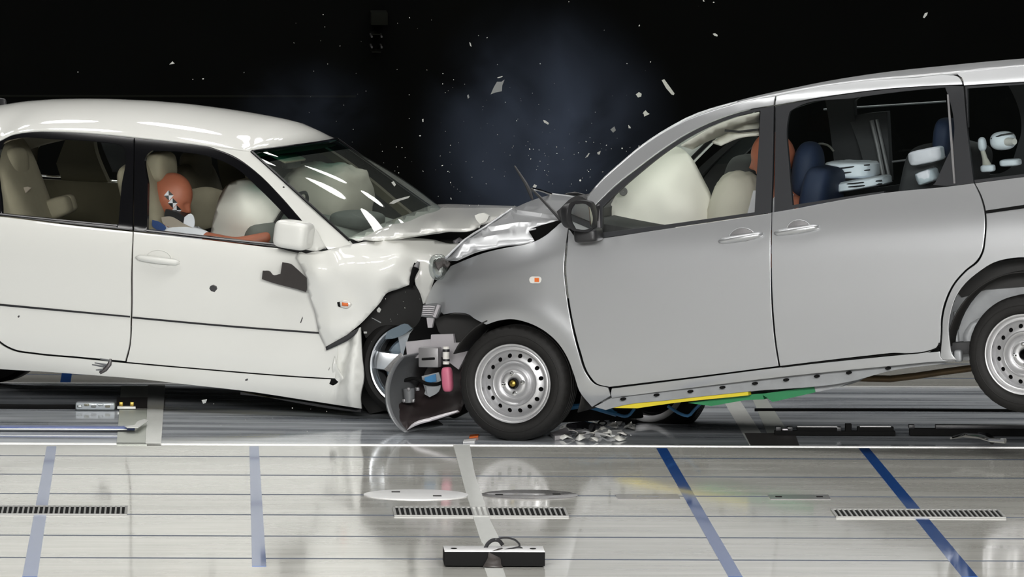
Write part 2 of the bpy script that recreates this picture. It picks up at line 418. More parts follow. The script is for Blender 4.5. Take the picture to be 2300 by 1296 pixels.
def interp_tri(ctrl):
    C2 = np.array([(c[0], c[1]) for c in ctrl], float); val = np.array([c[2] for c in ctrl], float)
    r = delaunay_2d_cdt([Vector(c) for c in C2], [], [], 0, 1e-6)
    vo = np.array([tuple(v) for v in r[0]]); vv = np.array([val[o[0]] for o in r[3]]); T = [t for t in r[2]]
    def f(x, y):
        best, bw = None, -1e9
        for t in T:
            a, b, c = vo[t[0]], vo[t[1]], vo[t[2]]
            den = (b[1] - c[1]) * (a[0] - c[0]) + (c[0] - b[0]) * (a[1] - c[1])
            if abs(den) < 1e-9: continue
            l0 = ((b[1] - c[1]) * (x - c[0]) + (c[0] - b[0]) * (y - c[1])) / den
            l1 = ((c[1] - a[1]) * (x - c[0]) + (a[0] - c[0]) * (y - c[1])) / den
            l2 = 1 - l0 - l1; mn = min(l0, l1, l2)
            if mn > bw: bw, best = mn, (l0, l1, l2, t)
            if mn >= -1e-6: break
        l0, l1, l2, t = best
        if bw < -1e-6:
            l = np.clip([l0, l1, l2], 0, None); l /= l.sum(); l0, l1, l2 = l
        return l0 * vv[t[0]] + l1 * vv[t[1]] + l2 * vv[t[2]]
    return f
def interp_rbf(ctrl, p=1.5):
    C2 = np.array([(c[0], c[1]) for c in ctrl], float) / 100.; val = np.array([c[2] for c in ctrl], float); n = len(C2)
    D = np.sqrt(((C2[:, None] - C2[None]) ** 2).sum(2)) ** p
    A = np.zeros((n + 3, n + 3)); A[:n, :n] = D + np.eye(n) * 1e-6; A[:n, n] = 1; A[:n, n + 1:] = C2; A[n, :n] = 1; A[n + 1:, :n] = C2.T
    wv = np.linalg.lstsq(A, np.concatenate([val, [0, 0, 0]]), rcond=None)[0]
    def f(x, y):
        q = np.array([x, y]) / 100.; d = np.sqrt(((C2 - q) ** 2).sum(1)) ** p
        return float(d @ wv[:n] + wv[n] + wv[n + 1:] @ q)
    return f
def crumple(name, car, outline, depth, mat, parent, base=None, holes=(), gs=14., thick=.006, angle=28, wrinkle=0., extra=None, step=8.):
    """buckled sheet: outline traced from the photo, laid at its own depth inside the car (depth(px,py) in metres across the car)"""
    ol = [tuple(p) for p in cr(outline, step)]; hs = [[tuple(p) for p in cr(h, step)] for h in holes]
    v2, tris, od = fill(ol, hs, gs, 0., extra)
    V = []
    for x, y in v2:
        d = depth(x, y)
        if wrinkle: d += wrinkle * (noise.noise(Vector((x / 28., y / 28., 3.))) + .5 * noise.noise(Vector((x / 12., y / 12., 9.))))
        p = car.at(x, y, d) if base is None else car.on(x, y, lambda a, b: base(a, b) + d)
        V.append(p)
    o = mesh_obj(name, V, [t[::-1] for t in tris], mat, parent, angle=angle)
    if thick:
        md = o.modifiers.new('thickness', 'SOLIDIFY'); md.thickness = thick; md.offset = -1
    return o
def plate_px(name, car, outline, y, mat, parent, thick=.01, step=10., slope=None):
    """flat cut plate facing sideways, standing at depth y in the car"""
    pts = cr(outline, step); V = []
    q = [car.at(p[0], p[1], y + (slope(p[0], p[1]) if slope else 0)) for p in pts]
    if area2([(a[0], a[2]) for a in q]) < 0: q = q[::-1]
    n = len(q); V = [tuple(a) for a in q] + [(a[0], a[1] + thick, a[2]) for a in q]
    bm = bmesh.new(); vs = [bm.verts.new(v) for v in V]
    bm.faces.new(vs[:n]); bm.faces.new(vs[n:][::-1])
    for i in range(n): bm.faces.new((vs[(i + 1) % n], vs[i], vs[n + i], vs[n + (i + 1) % n]))
    bmesh.ops.triangulate(bm, faces=[f for f in bm.faces if len(f.verts) > 4])
    return bm_obj(name, bm, mat, parent, angle=30)
def rotx(a): return Matrix.Rotation(math.radians(a), 3, 'X')
def roty(a): return Matrix.Rotation(math.radians(a), 3, 'Y')
def rotz(a): return Matrix.Rotation(math.radians(a), 3, 'Z')
def prof(knots):
    zs = [k[0] for k in knots]; ys = [k[1] for k in knots]
    n = len(zs); h = [zs[i + 1] - zs[i] for i in range(n - 1)]; dl = [(ys[i + 1] - ys[i]) / h[i] for i in range(n - 1)]
    ms = [dl[0]] + [0 if dl[i - 1] * dl[i] < 0 else (dl[i - 1] * h[i] + dl[i] * h[i - 1]) / (h[i] + h[i - 1]) for i in range(1, n - 1)] + [dl[-1]]
    def f(z):
        if z <= zs[0]: return ys[0] + ms[0] * (z - zs[0])
        if z >= zs[-1]: return ys[-1] + ms[-1] * (z - zs[-1])
        i = max(k for k in range(n - 1) if zs[k] <= z); t = (z - zs[i]) / h[i]; t2, t3 = t * t, t * t * t
        return (2 * t3 - 3 * t2 + 1) * ys[i] + (t3 - 2 * t2 + t) * h[i] * ms[i] + (-2 * t3 + 3 * t2) * ys[i + 1] + (t3 - t2) * h[i] * ms[i + 1]
    return f

# ------------------------------------------------------------------ the hall
def structure(o): o['kind'] = 'structure'; return o
PIT0, PIT1 = 0.0, 3.52
bm = bmesh.new()
for y0, y1 in ((-52, PIT0), (PIT1, 15)):
    add_box(bm, (0, (y0 + y1) / 2, -.15), (34, y1 - y0, .3))
add_box(bm, (0, (PIT0 + PIT1) / 2, -.27), (34, PIT1 - PIT0, .06))
structure(bm_obj('floor', bm, M['floor'], smooth=False))
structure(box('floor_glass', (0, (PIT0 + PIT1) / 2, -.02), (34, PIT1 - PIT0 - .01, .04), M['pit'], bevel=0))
bm = bmesh.new()
add_box(bm, (0, PIT0 - .015, .002), (34, .03, .004)); add_box(bm, (0, PIT1 + .03, .002), (34, .08, .004))
structure(bm_obj('trim_1', bm, M['whiteplate'], smooth=False))
structure(box('wall_back', (0, 15.1, 5.5), (34, .2, 11.6), M['wallblack'], bevel=0))
structure(box('wall_left', (-17.1, -18, 5.5), (.2, 68, 11.6), M['wallblack'], bevel=0))
structure(box('wall_right', (17.1, -18, 5.5), (.2, 68, 11.6), M['wallblack'], bevel=0))
structure(box('ceiling', (0, -18, 11.2), (34, 68, .2), M['wallblack'], bevel=0))
# round lamps hanging in rows under the ceiling
LR = .52
bm = bmesh.new(); vs = [bm.verts.new((LR * math.cos(2 * PI * k / 32), LR * math.sin(2 * PI * k / 32), 0)) for k in range(32)]; bm.faces.new(vs[::-1])
face_0 = bpy.data.meshes.new('lamp_face'); bm.to_mesh(face_0); bm.free()
def shade(LAMP_Z):
  bm = bmesh.new()
  pr = [(LR + .02, -.06), (LR + .03, .02), (.42, .16), (.2, .34), (.1, .38), (.1, .6), (.02, .6)]
  rings = [[bm.verts.new((r * math.cos(2 * PI * k / 32), r * math.sin(2 * PI * k / 32), z)) for k in range(32)] for r, z in pr]
  for a, b in zip(rings, rings[1:]):
    for k in range(32): bm.faces.new((a[k], a[(k + 1) % 32], b[(k + 1) % 32], b[k]))
  add_tube(bm, [(0, 0, .6), (0, 0, 11.1 - LAMP_Z)], .02)
  sh_me = bpy.data.meshes.new('lamp_shade'); bm.to_mesh(sh_me); bm.free(); sh_me.materials.append(M['grey_metal'])
  return sh_me
for y, LAMP_Z, power in LAMP_ROWS:
    sh_me = shade(LAMP_Z)
    ml = bpy.data.materials.new('lamp_face'); ml.use_nodes = True
    bn = ml.node_tree.nodes['Principled BSDF']; bn.inputs['Base Color'].default_value = (1, 1, 1, 1)
    bn.inputs['Emission Color'].default_value = (1., .99, .965, 1); bn.inputs['Emission Strength'].default_value = power
    face_me = face_0.copy(); face_me.materials.append(ml)
    for x in LAMP_XS:
        o = empty('ceiling_lamp', 'round bell lamp hanging in rows under the black ceiling', 'lamp', 'round lamps under the ceiling', Matrix.Translation((x, y, LAMP_Z)))
        link(bpy.data.objects.new('lamp_shade', sh_me), o); link(bpy.data.objects.new('lamp_face', face_me), o)
# ------------------------------------------------------------------ wheels
def steel_wheel(name, c, car_root, R=.288, hub_brass=True, far=False, sgn=1):
    """tyre as the wheel's body, with pressed steel rim, hub cap and nuts; outer face towards -y"""
    W = .185
    pr = [(.197, .012), (.205, .004), (.225, -.001), (.25, .0), (.268, .006), (.279, .016), (R - .003, .028), (R, .045)]
    for k in range(4):
        y0 = .045 + k * .03
        pr += [(R, y0 + .012), (R - .006, y0 + .014), (R - .006, y0 + .019), (R, y0 + .021)]
    pr += [(R - .003, W - .028), (.279, W - .016), (.25, W), (.205, W - .004), (.197, W - .012)]
    bm = bmesh.new(); rr = add_lathe(bm, pr, n=120)
    # tread blocks: nick every third row of the shoulder
    for ring in (rr[6], rr[5]):
        for k, v in enumerate(ring):
            if k % 3 == 0: v.co = Vector((v.co.x * .982, v.co.y, v.co.z * .982))
    # raised ring on the sidewall
    add_lathe(bm, [(.238, -.0015), (.241, -.003), (.244, -.0015)], n=96)
    ty = bm_obj(name, bm, M['rubber'], car_root, angle=50); ty.location = c
    # rim: flange, step and dished centre with round holes
    bm = bmesh.new()
    add_lathe(bm, [(.186, .022), (.196, .014), (.199, .004), (.197, -.003), (.192, -.004), (.187, .0), (.184, .010), (.181, .014), (.176, .012), (.168, .014), (.164, .030), (.160, .055)], n=96)
    add_lathe(bm, [(.196, .014), (.186, .022), (.17, .06), (.165, .15), (.186, .165), (.196, .17)], n=64)
    add_lathe(bm, [(.115, .030), (.111, .021), (.106, .017), (.100, .020), (.093, .030), (.083, .040), (.075, .043), (.070, .036), (.066, .022), (.060, .015), (.045, .014), (.030, .016), (.026, .02)], n=64)
    bmesh.ops.recalc_face_normals(bm, faces=bm.faces[:])
    # holed band
    circ = lambda r, n, cx=0., cz=0.: [(cx + r * math.cos(2 * PI * k / n), cz + r * math.sin(2 * PI * k / n)) for k in range(n)]
    hs = [circ(.0112, 14, .138 * math.cos(2 * PI * (k + .3) / 16), .138 * math.sin(2 * PI * (k + .3) / 16)) for k in range(16)]
    v2, tris, od = fill(circ(.162, 80), [circ(.113, 64)] + hs, .012, 0.)
    yb = lambda x, z: .034 + .022 * max(0, (math.hypot(x, z) - .118) / .044) ** 1.5
    vv = [bm.verts.new((x, yb(x, z), z)) for x, z in v2]
    for t in tris: bm.faces.new([vv[i] for i in t])
    me = bpy.data.meshes.new('wheel_rim'); bm.to_mesh(me); bm.free(); me.materials.append(M['steel']); me.shade_smooth(); me.set_sharp_from_angle(angle=math.radians(50))
    link(bpy.data.objects.new('wheel_rim', me), ty)
    bm = bmesh.new(); add_lathe(bm, [(.155, .075), (.10, .085), (.03, .08), (0.001, .08)], n=40); bm_obj('brake_drum', bm, M['gap'], ty)
    bm = bmesh.new(); add_lathe(bm, [(.025, .02), (.025, .004), (.022, .0), (.0195, .004), (.018, .008)], n=32)
    bm_obj('hub_cap', bm, M['gloss_black'], ty)
    if hub_brass:
        bm = bmesh.new(); add_lathe(bm, [(.018, .008), (.015, -.001), (.009, -.005), (.001, -.006)], n=24); bm_obj('hub_bolt', bm, M['brass'], ty)
    for k in range(4):
        a = PI / 4 * 0 + PI / 2 * k + .05; bm = bmesh.new()
        add_lathe(bm, [(.012, .016), (.0115, .010), (.009, .0095), (.0085, .0), (.006, -.004), (.001, -.005)], c=(.05 * math.cos(a), 0, .05 * math.sin(a)), n=12)
        bm_obj('lug_nut', bm, M['chrome'], ty)
    if far:
        ty.rotation_euler = (0, 0, PI)
    return ty

# ------------------------------------------------------------------ the silver minivan
V = Car(floor_pt(1150, 992), 20., 4.9)
VW = 1.69
van = empty('minivan', 'silver minivan nosing in from the right with deployed airbag, rear lifted off the floor', 'car', mat=V.mat)
FH = (.021, .274); RH = (2.648, .290)
_vp = prof([(.10, .10), (.147, .085), (.20, .045), (.245, .022), (.35, .008), (.5, 0), (.72, 0), (.84, .006), (.93, .020), (1.0, .040), (1.06, .062), (1.2, .110), (1.34, .159), (1.50, .215), (1.56, .24), (1.62, .275), (1.68, .34)])
def vside(x, z):
    x = max(x, -.6); z = min(max(z, .05), 1.8); y = _vp(z)
    if x < .25: y += (.25 - x) ** 2 * .36 + max(0, .12 - x) ** 3 * .5
    for hx, hz in (FH, RH):
        r = math.hypot(x - hx, z - hz)
        if z > .1: y -= .008 * math.exp(-((r - .38) / .06) ** 2)
    if x < .42 and z > .6:      # crease along the top of the wing
        d = z - (.812 + .16 * (x + .28)); y += .30 * (math.sqrt(d * d + .0002) + d) / 2 * min(1, max(0, (.42 - x) / .25))
    return y
vplain = lambda x, z: _vp(z)
vglass = lambda x, z: .064 + (z - 1.06) * .345
def vpoly(pts, f=vside, step=7., closed=True): return V.px_poly(pts, f, step, closed)
van_gap = [(1277, 514), (1271, 560), (1268, 600), (1272, 650), (1283, 720), (1300, 790), (1318, 840), (1336, 862)]
fender = [(1275, 514, 1), (1264, 500), (1246, 512), (1228, 527), (1202, 542), (1181, 549), (1140, 556), (1088, 568), (1047, 583), (1012, 598, 1), (1000, 615), (976, 636), (964, 659), (955, 683, 1),
          (975, 690), (996, 706, 1), (1026, 702), (1052, 706), (1066, 716), (1092, 729, 1), (1120, 720), (1150, 717), (1180, 723), (1222, 743), (1250, 767), (1273, 801), (1289, 842), (1302, 880), (1329, 914, 1), (1371, 889, 1), (1365, 871, 1),
          (1334, 862), (1316, 840), (1298, 790), (1281, 720), (1270, 650), (1266, 600), (1269, 560)]
o = panel('front_fender', vpoly(fender), vside, M['silver'], van, gs=.03)
side = panel('side_marker', vpoly([(1189, 627), (1192, 622), (1203, 621), (1213, 622), (1216, 628), (1213, 635), (1203, 636), (1192, 635)], step=3), vside, M['lens'], o, thick=.01, gs=.01, inset=.003, edge=.006, proud=.008)
panel('amber_bulb', vpoly([(1202, 624, 1), (1212, 624, 1), (1212, 633, 1), (1202, 633, 1)], step=3), vside, M['amber'], o, thick=.004, gs=.02, inset=0, edge=0, proud=.0105)
# front door
fdoor = [(1278, 516, 1), (1300, 541), (1348, 536), (1465, 519), (1641, 493), (1732, 479, 1), (1730, 535), (1730, 600), (1733, 700), (1741, 780), (1748, 822, 1), (1560, 846), (1368, 869, 1),
         (1339, 861), (1321, 840), (1303, 790), (1286, 720), (1275, 650), (1271, 600), (1274, 560)]
fd = panel('front_door', vpoly(fdoor), vplain, M['silver'], van, gs=.05)
rdoor = [(1735, 478, 1), (1770, 472), (1853, 456), (1985, 434), (2141, 418), (2187, 412, 1), (2200, 439), (2208, 465), (2209, 540), (2205, 563), (2194, 584), (2167, 607), (2140, 638), (2122, 675), (2113, 713), (2111, 756), (2108, 774), (2099, 783),
         (2000, 793), (1900, 804), (1752, 822, 1), (1745, 780), (1737, 700), (1733, 600), (1733, 535)]
rd = panel('sliding_door', vpoly(rdoor), vplain, M['silver'], van, gs=.05)
quarter = [(2190, 412, 1), (2300, 398), (2460, 384, 1), (2460, 700), (2450, 790, 1), (2440, 700), (2400, 630), (2350, 590), (2300, 578), (2270, 580), (2231, 590), (2197, 611), (2170, 634), (2150, 660), (2137, 694), (2130, 733), (2133, 771), (2140, 800), (2148, 808, 1), (2112, 801), (2113, 790), (2116, 756), (2118, 713), (2127, 676), (2144, 640), (2171, 609), (2198, 587), (2209, 565), (2213, 540), (2212, 464), (2204, 439)]
qp = panel('rear_quarter_panel', vpoly(quarter), vside, M['silver'], van, gs=.04)
panel('slider_track', vpoly([(2213, 473, 1), (2300, 460), (2460, 440, 1), (2460, 447, 1), (2300, 468), (2213, 480, 1)], step=10), vside, M['gap'], qp, thick=.004, gs=.05, inset=0, edge=0, proud=.002)
tube('door_gap_line', [V.on(x, y, vplain) - np.array([0, .0005, 0]) for x, y in cr([(1756, 824.5), (1900, 807.3), (2000, 796.6), (2094, 786), (2104, 782), (2109.5, 770)], 12, False)], .0032, M['gap'], rd, 6)  # black tube drawn in for the dark of the door gap
# sill with pinch flange
plate_px('gap_backing', V, [(1374, 862, 1), (1750, 815, 1), (2110, 780, 1), (2110, 799, 1), (1750, 836, 1), (1374, 884, 1)], .045, M['gap'], van, .02)  # black sheet added behind the door gap so it looks shaded
sill = [(1374, 873, 1), (1560, 850), (1750, 826), (1900, 810), (2000, 800), (2110, 790, 1), (2112, 803), (2146, 811, 1), (2110, 812), (2000, 822), (1750, 847), (1560, 870), (1480, 880), (1374, 894, 1), (1372, 884)]
sl = panel('sill_panel', vpoly(sill, vplain), vplain, M['silver'], van, gs=.05)
flange = [(1335, 914, 1), (1374, 893, 1), (1480, 879), (1560, 869), (1750, 846), (1985, 822), (2140, 809, 1), (2118, 817, 1), (2000, 833), (1914, 856), (1675, 880), (1500, 899), (1392, 912), (1360, 921, 1)]
fl = panel('pinch_flange', vpoly(flange, lambda x, z: .075), lambda x, z: .075 - .05 * max(0, z - .2), M['under'], van, gs=.05, thick=.03)
for px, py in ((1400, 896), (1475, 887), (1551, 879), (1623, 870), (1696, 861), (1766, 853), (1835, 845), (1907, 837), (1995, 827)):
    q = V.on(px, py, lambda x, z: .06)
    bm = bmesh.new(); add_lathe(bm, [(.013, .008), (.013, -.014), (.001, -.014)], n=14)
    o = bm_obj('rubber_plug', bm, M['gap'], fl); o.location = q; o.scale = (1, 1, .55)
# underfloor, tape strips and pipes
def slab(name, car, poly_px, y0, y1, mat, parent, thick=.01, drop=0.):
    """strip of the underside between two depths (outline traced on its near edge)"""
    return plate_px(name, car, poly_px, y0, mat, parent, thick=y1 - y0)
slab('underfloor', V, [(1340, 905, 1), (1500, 885, 1), (2140, 806, 1), (2140, 790, 1), (1500, 868, 1), (1340, 890, 1)], .12, 1.55, M['under'], van)
plate_px('yellow_tape', V, [(1360, 916, 1), (1392, 907, 1), (1500, 895), (1680, 873, 1), (1681, 888, 1), (1500, 907), (1431, 917, 1)], .09, M['yellow'], van, .05)
plate_px('green_tape', V, [(1709, 885, 1), (1828, 868, 1), (1832, 881, 1), (1735, 903, 1), (1722, 893, 1)], .14, M['green'], van, .35)
plate_px('green_tape', V, [(1545, 905, 1), (1676, 887, 1), (1712, 884, 1), (1716, 897, 1), (1672, 899, 1), (1598, 912, 1)], .14, M['green'], van, .35)
plate_px('floor_beam', V, [(1829, 868, 1), (1914, 856, 1), (1885, 870, 1), (1832, 881, 1)], .14, M['under'], van, .3)
tube('exhaust_pipe', [V.at(1905, 848, .5), V.at(1950, 850, .5), V.at(2000, 851, .5), V.at(2060, 844, .5), V.at(2120, 835, .5), V.at(2220, 822, .5)], .017, M['exhaust'], van, 12)
for pts in ([(1500, 912), (1530, 930), (1545, 934), (1560, 920), (1575, 905)], [(1370, 918), (1390, 932), (1410, 934), (1425, 918)], [(1280, 915), (1300, 912), (1330, 914), (1350, 920), (1385, 930)]):
    tube('blue_hose', [V.at(x, y, .55) for x, y in cr(pts, 8, False)], .008 if pts[0][0] != 1280 else .014, M['hoseblue'], van, 8)
# roof rail and black window frames
rail_lo = [(1333, 464), (1383, 415), (1436, 373), (1495, 330), (1553, 294), (1612, 267), (1671, 248), (1738, 236)]
rail_hi = [(1318, 447), (1350, 408), (1392, 371), (1448, 326), (1524, 279), (1612, 245), (1700, 223), (1741, 216)]
ap = panel('front_roof_rail', vpoly([(*rail_lo[0], 1)] + rail_lo[1:-1] + [(1737, 236, 1), (1740, 217, 1)] + rail_hi[-2:0:-1] + [(*rail_hi[0], 1)]), vplain, M['silver'], van, gs=.03, thick=.02)
rr_ = panel('door_upper_frame', vpoly([(1741, 236, 1), (1853, 217), (1985, 200), (2128, 191), (2161, 190, 1), (2158, 180), (2148, 171), (2130, 169), (2052, 175), (1952, 181), (1820, 200), (1744, 216, 1)]), vplain, M['silver'], van, gs=.03, thick=.02)
qr = panel('quarter_roof_rail', vpoly([(2165, 192, 1), (2300, 184), (2460, 178, 1), (2460, 148, 1), (2300, 150), (2168, 160), (2150, 166), (2160, 174)]), vplain, M['silver'], van, gs=.03, thick=.02)
# roof skin from the near gutter over to the far one
sil = [(1310, 447), (1348, 400), (1392, 365), (1436, 330), (1495, 291), (1553, 259), (1612, 236), (1671, 217), (1729, 205), (1820, 190), (1919, 173), (2052, 158), (2165, 147), (2300, 138), (2460, 134)]
gut = [(1319, 446), (1352, 407), (1394, 370), (1440, 331), (1500, 292), (1556, 263), (1614, 244), (1673, 229), (1731, 217), (1822, 199), (1921, 185), (2053, 174), (2163, 164), (2300, 150), (2460, 146)]
rows = []
sx = cr(sil, 30, False); gx = cr(gut, 30, False)
ngr = 40
def resample(p, n):
    p = np.array(p); d = np.concatenate([[0], np.cumsum(np.linalg.norm(np.diff(p, axis=0), axis=1))]); t = np.linspace(0, d[-1], n)
    return np.stack([np.interp(t, d, p[:, 0]), np.interp(t, d, p[:, 1])], 1)
sx, gx = resample(sx, ngr), resample(gx, ngr)
van_roof_pts = []
for a, b in zip(sx, gx):
    g_ = V.on(b[0], b[1], vplain); g_[1] += .004
    cz = V.at(a[0], a[1], g_[1] + .28)
    h = max(.02, (cz[2] - g_[2]) if abs(cz[0] - g_[0]) < .4 else .05)
    van_roof_pts.append((g_, h))
hs_ = [p[1] for p in van_roof_pts]
for _ in range(3): hs_ = [hs_[0]] + [(hs_[i - 1] + hs_[i] + hs_[i + 1]) / 3 for i in range(1, len(hs_) - 1)] + [hs_[-1]]
van_roof_pts = [(p[0], h) for p, h in zip(van_roof_pts, hs_)]
ROOF0 = 12      # first station of the roof; before it lies the windscreen
def roof_row(g_, h, n=22, far=0.):
    r = []
    for k in range(n + 1):
        u = -1 + 2 * k / n; y = g_[1] + (VW - 2 * g_[1] + far) * (k / n)
        r.append((g_[0] - .0, y, g_[2] + h * (1 - abs(u) ** 3)))
    return r
rf = grid('roof', [roof_row(*p) for p in van_roof_pts[ROOF0:]], M['silver'], van, .01)
ws = grid('windshield', [roof_row(p[0], p[1] * .8, far=.13) for p in van_roof_pts[:ROOF0 + 1]], M['cracked'], van, 0)
# near windscreen post strip between silhouette and gutter
rows = [[Vector(r[0]), Vector(r[1]) * .55 + Vector(r[0]) * .45] for r in (roof_row(*p) for p in van_roof_pts[:ROOF0 + 2])]
rows = [[(a.x, a.y, a.z + .004), (b.x, b.y, b.z + .006)] for a, b in rows]
grid('windshield_post', rows, M['silver'], van, .012)
rowsf = [[(a[0], VW - a[1], a[2]) for a in r] for r in rows]
grid('windshield_post', rowsf, M['darktrim'], van, .03)
grid('headliner', [[(p[0], p[1] + (.03 if k == 0 else -.03 if k == 22 else 0), p[2] - .035) for k, p in enumerate(roof_row(*q))] for q in van_roof_pts[ROOF0 - 1:]], M['headliner'], van, .01)
front_glass = [(1352, 523, 1), (1352, 466, 1), (1389, 430), (1442, 384), (1490, 346), (1553, 305), (1612, 277), (1671, 257), (1707, 249, 1), (1703, 330), (1698, 403), (1694, 477, 1), (1609, 489), (1471, 508)]
ffr = [(1304, 541, 1), (1336, 464, 1), (1383, 417), (1436, 375), (1495, 332), (1553, 296), (1612, 269), (1671, 250), (1737, 238, 1), (1735, 360), (1731, 478, 1), (1641, 492), (1465, 518), (1348, 535)]
fr_ = panel('window_frame', vpoly(ffr), vplain, M['pillar'], fd, holes=[vpoly(front_glass)], gs=.04, thick=.03, proud=-.004)
panel('quarter_bar', vpoly([(1342, 524, 1), (1341, 462, 1), (1346, 458, 1), (1349, 524, 1)], step=8), vplain, M['grey_metal'], fd, gs=.05, thick=.01, proud=.004)
panel('window_glass', vpoly(front_glass), vglass, M['side_glass'], fd, gs=.08, thick=.004, inset=0, edge=0, proud=-.018)
slide_glass = [(1779, 464, 1), (1772, 380), (1770, 262), (1773, 251), (1783, 244), (1919, 220), (2052, 203), (2122, 197, 1), (2127, 210), (2133, 340), (2127, 352, 1), (2099, 415, 1), (2090, 421), (1985, 433)]
sfr = [(1738, 477, 1), (1740, 360), (1741, 239, 1), (1853, 219), (1985, 202), (2128, 193), (2163, 194, 1), (2172, 300), (2186, 411, 1), (2141, 417), (1985, 433.5), (1985, 436), (1853, 455), (1770, 471)]
slide_glass = [(x, y - (0 if y < 400 else 3), *k) for x, y, *k in slide_glass]
sf_ = panel('window_frame', vpoly(sfr), vplain, M['pillar'], rd, holes=[vpoly(slide_glass)], gs=.04, thick=.03, proud=-.004)
panel('window_glass', vpoly(slide_glass), vglass, M['dark_glass'], rd, gs=.08, thick=.004, inset=0, edge=0, proud=-.018)
panel('frame_seal', vpoly([(2127, 212, 1), (2131, 212, 1), (2142, 350), (2146, 412, 1), (2142, 412, 1), (2137, 350)], step=12), vplain, M['grey_metal'], rd, gs=.05, thick=.006, inset=0, edge=0, proud=.002)
qg = [(2184, 405, 1), (2176, 330), (2172, 199, 1), (2300, 190), (2420, 185, 1), (2420, 375, 1), (2300, 391)]
qf = [(2189, 411, 1), (2175, 300), (2167, 194, 1), (2300, 186), (2460, 180, 1), (2460, 382, 1), (2300, 397)]
panel('window_frame', vpoly(qf), vplain, M['pillar'], qp, holes=[vpoly(qg)], gs=.05, thick=.03, proud=-.004)
panel('window_glass', vpoly(qg), vglass, M['dark_glass'], qp, gs=.1, thick=.004, inset=0, edge=0, proud=-.016)
# far side of the body, seen through the windows
fo = [(1300, 545, 1), (1333, 464, 1), (1383, 415), (1436, 373), (1495, 330), (1553, 294), (1612, 267), (1671, 248), (1738, 236), (1853, 217), (1985, 200), (2128, 191), (2300, 184), (2460, 178, 1), (2460, 700, 1), (2280, 570), (2130, 690), (2120, 800, 1), (1372, 880, 1), (1340, 860), (1290, 700), (1270, 600)]
panel('side_body', vpoly(fo), vplain, M['darktrim'], van, holes=[vpoly(front_glass), vpoly(slide_glass), vpoly(qg)], gs=.07, thick=.05, far=VW)
for gl in (front_glass, slide_glass): panel('window_glass', vpoly(gl), vplain, M['dark_glass'], van, gs=.1, thick=.004, inset=0, edge=0, far=VW)
for (x0, y0), (x1, y1) in (((1990, 365), (2125, 349)), ((1850, 246), (2125, 228))):
    tube('window_strip', [V.at(x0, y0, 1.5), V.at(x1, y1, 1.5)], .005, M['grey_metal'], van)
tube('door_rail', [V.at(1958, 270, 1.42), V.at(1972, 330, 1.42), V.at(1986, 405, 1.42)], .012, M['grey_metal'], van)
tube('door_rail', [V.at(1969, 268, 1.42), V.at(1985, 340, 1.42), V.at(1999, 405, 1.42)], .009, M['grey_metal'], van)
plate_px('door_pillar', V, [(1905, 262, 1), (1945, 255), (1992, 250, 1), (2000, 405, 1), (1950, 410, 1), (1930, 330)], 1.45, M['darktrim'], van, .06)
plate_px('door_pillar', V, [(1566, 420, 1), (1590, 388), (1668, 308, 1), (1694, 298, 1), (1700, 318, 1), (1645, 375), (1604, 440, 1), (1575, 445, 1)], 1.56, M['darktrim'], van, .04)
# door handles
def door_handle(car, f, parent, pts, cup, mat, name='door_handle'):
    a, b = pts
    A, B = car.on(*a, f), car.on(*b, f); L = B - A
    rows = []
    for k in range(13):
        t = k / 12; c = A + L * t; bow = .012 + .022 * math.sin(PI * t) ** .6; h = .013 + .004 * math.sin(PI * t)
        if k in (0, 12): h *= .45
        rows.append([(c[0] , c[1] - bow * .3 , c[2] - h), (c[0], c[1] - bow, c[2] - h * .7), (c[0], c[1] - bow - .006, c[2]), (c[0], c[1] - bow, c[2] + h * .7), (c[0], c[1] - bow * .3, c[2] + h)])
    o = grid(name, rows, mat, parent, .004)
    if cup:
        (cx, cy), (rx, ry) = cup; c = car.on(cx, cy, f); sc = np.linalg.norm(car.on(cx + 10, cy, f) - c) / 10
        bm = bmesh.new(); add_lathe(bm, [(1.0, -.002), (.97, -.004), (.9, .0), (.85, .004)], n=40)
        q = bm_obj('handle_cup_rim', bm, mat, parent); q.location = c; q.scale = (rx * sc, 1, ry * sc)
        bm = bmesh.new(); add_lathe(bm, [(.9, -.001), (.5, -.0035), (.001, -.004)], n=40)
        q = bm_obj('handle_cup', bm, M['grey_metal'] if mat is M['silver'] else mat, parent); q.location = c; q.scale = (rx * sc, 1, ry * sc)
    return o
door_handle(V, vplain, fd, ((1616, 542), (1714, 526)), ((1667, 534), (31, 22)), M['silver'])
door_handle(V, vplain, rd, ((1741, 524), (1840, 509)), ((1794, 515), (28, 21)), M['silver'])
# door mirror
c0 = V.at(1306, 486, -.10)
msl = lambda x, y: .0033 * (x - 1306)
mo = plate_px('door_mirror', V, [(1276, 470), (1279, 458), (1290, 452), (1312, 451), (1326, 455), (1333, 470), (1335, 495), (1333, 512), (1324, 520), (1300, 520), (1284, 516), (1277, 505), (1274, 488)], -.165, M['black'], van, .05, 4, slope=msl)
pl = [(1292, 459, 1), (1316, 459), (1325, 466, 1), (1331, 490), (1329, 512, 1), (1312, 516), (1294, 514, 1), (1285, 495), (1285, 470)]
def mirror_y(px, py): return -.175 + .0016 * (px - 1306)
plate_px('mirror_glass', V, pl, -.169, M['mirror'], mo, .003, 4, slope=msl)
blob('mirror_foot', V.at(1322, 528, -.02), (.062, .07, .035), M['black'], mo, e1=.4, e2=.4)
blob('mirror_cap', c0 + np.array([-.035, .02, .006]), (.040, .08, .064), M['black'], mo, e1=.6, e2=.6, rot=rotz(-34))
plate_px('mirror_sail', V, [(1318, 540, 1), (1332, 470, 1), (1343, 462, 1), (1345, 536, 1)], .06, M['black'], mo, .03)
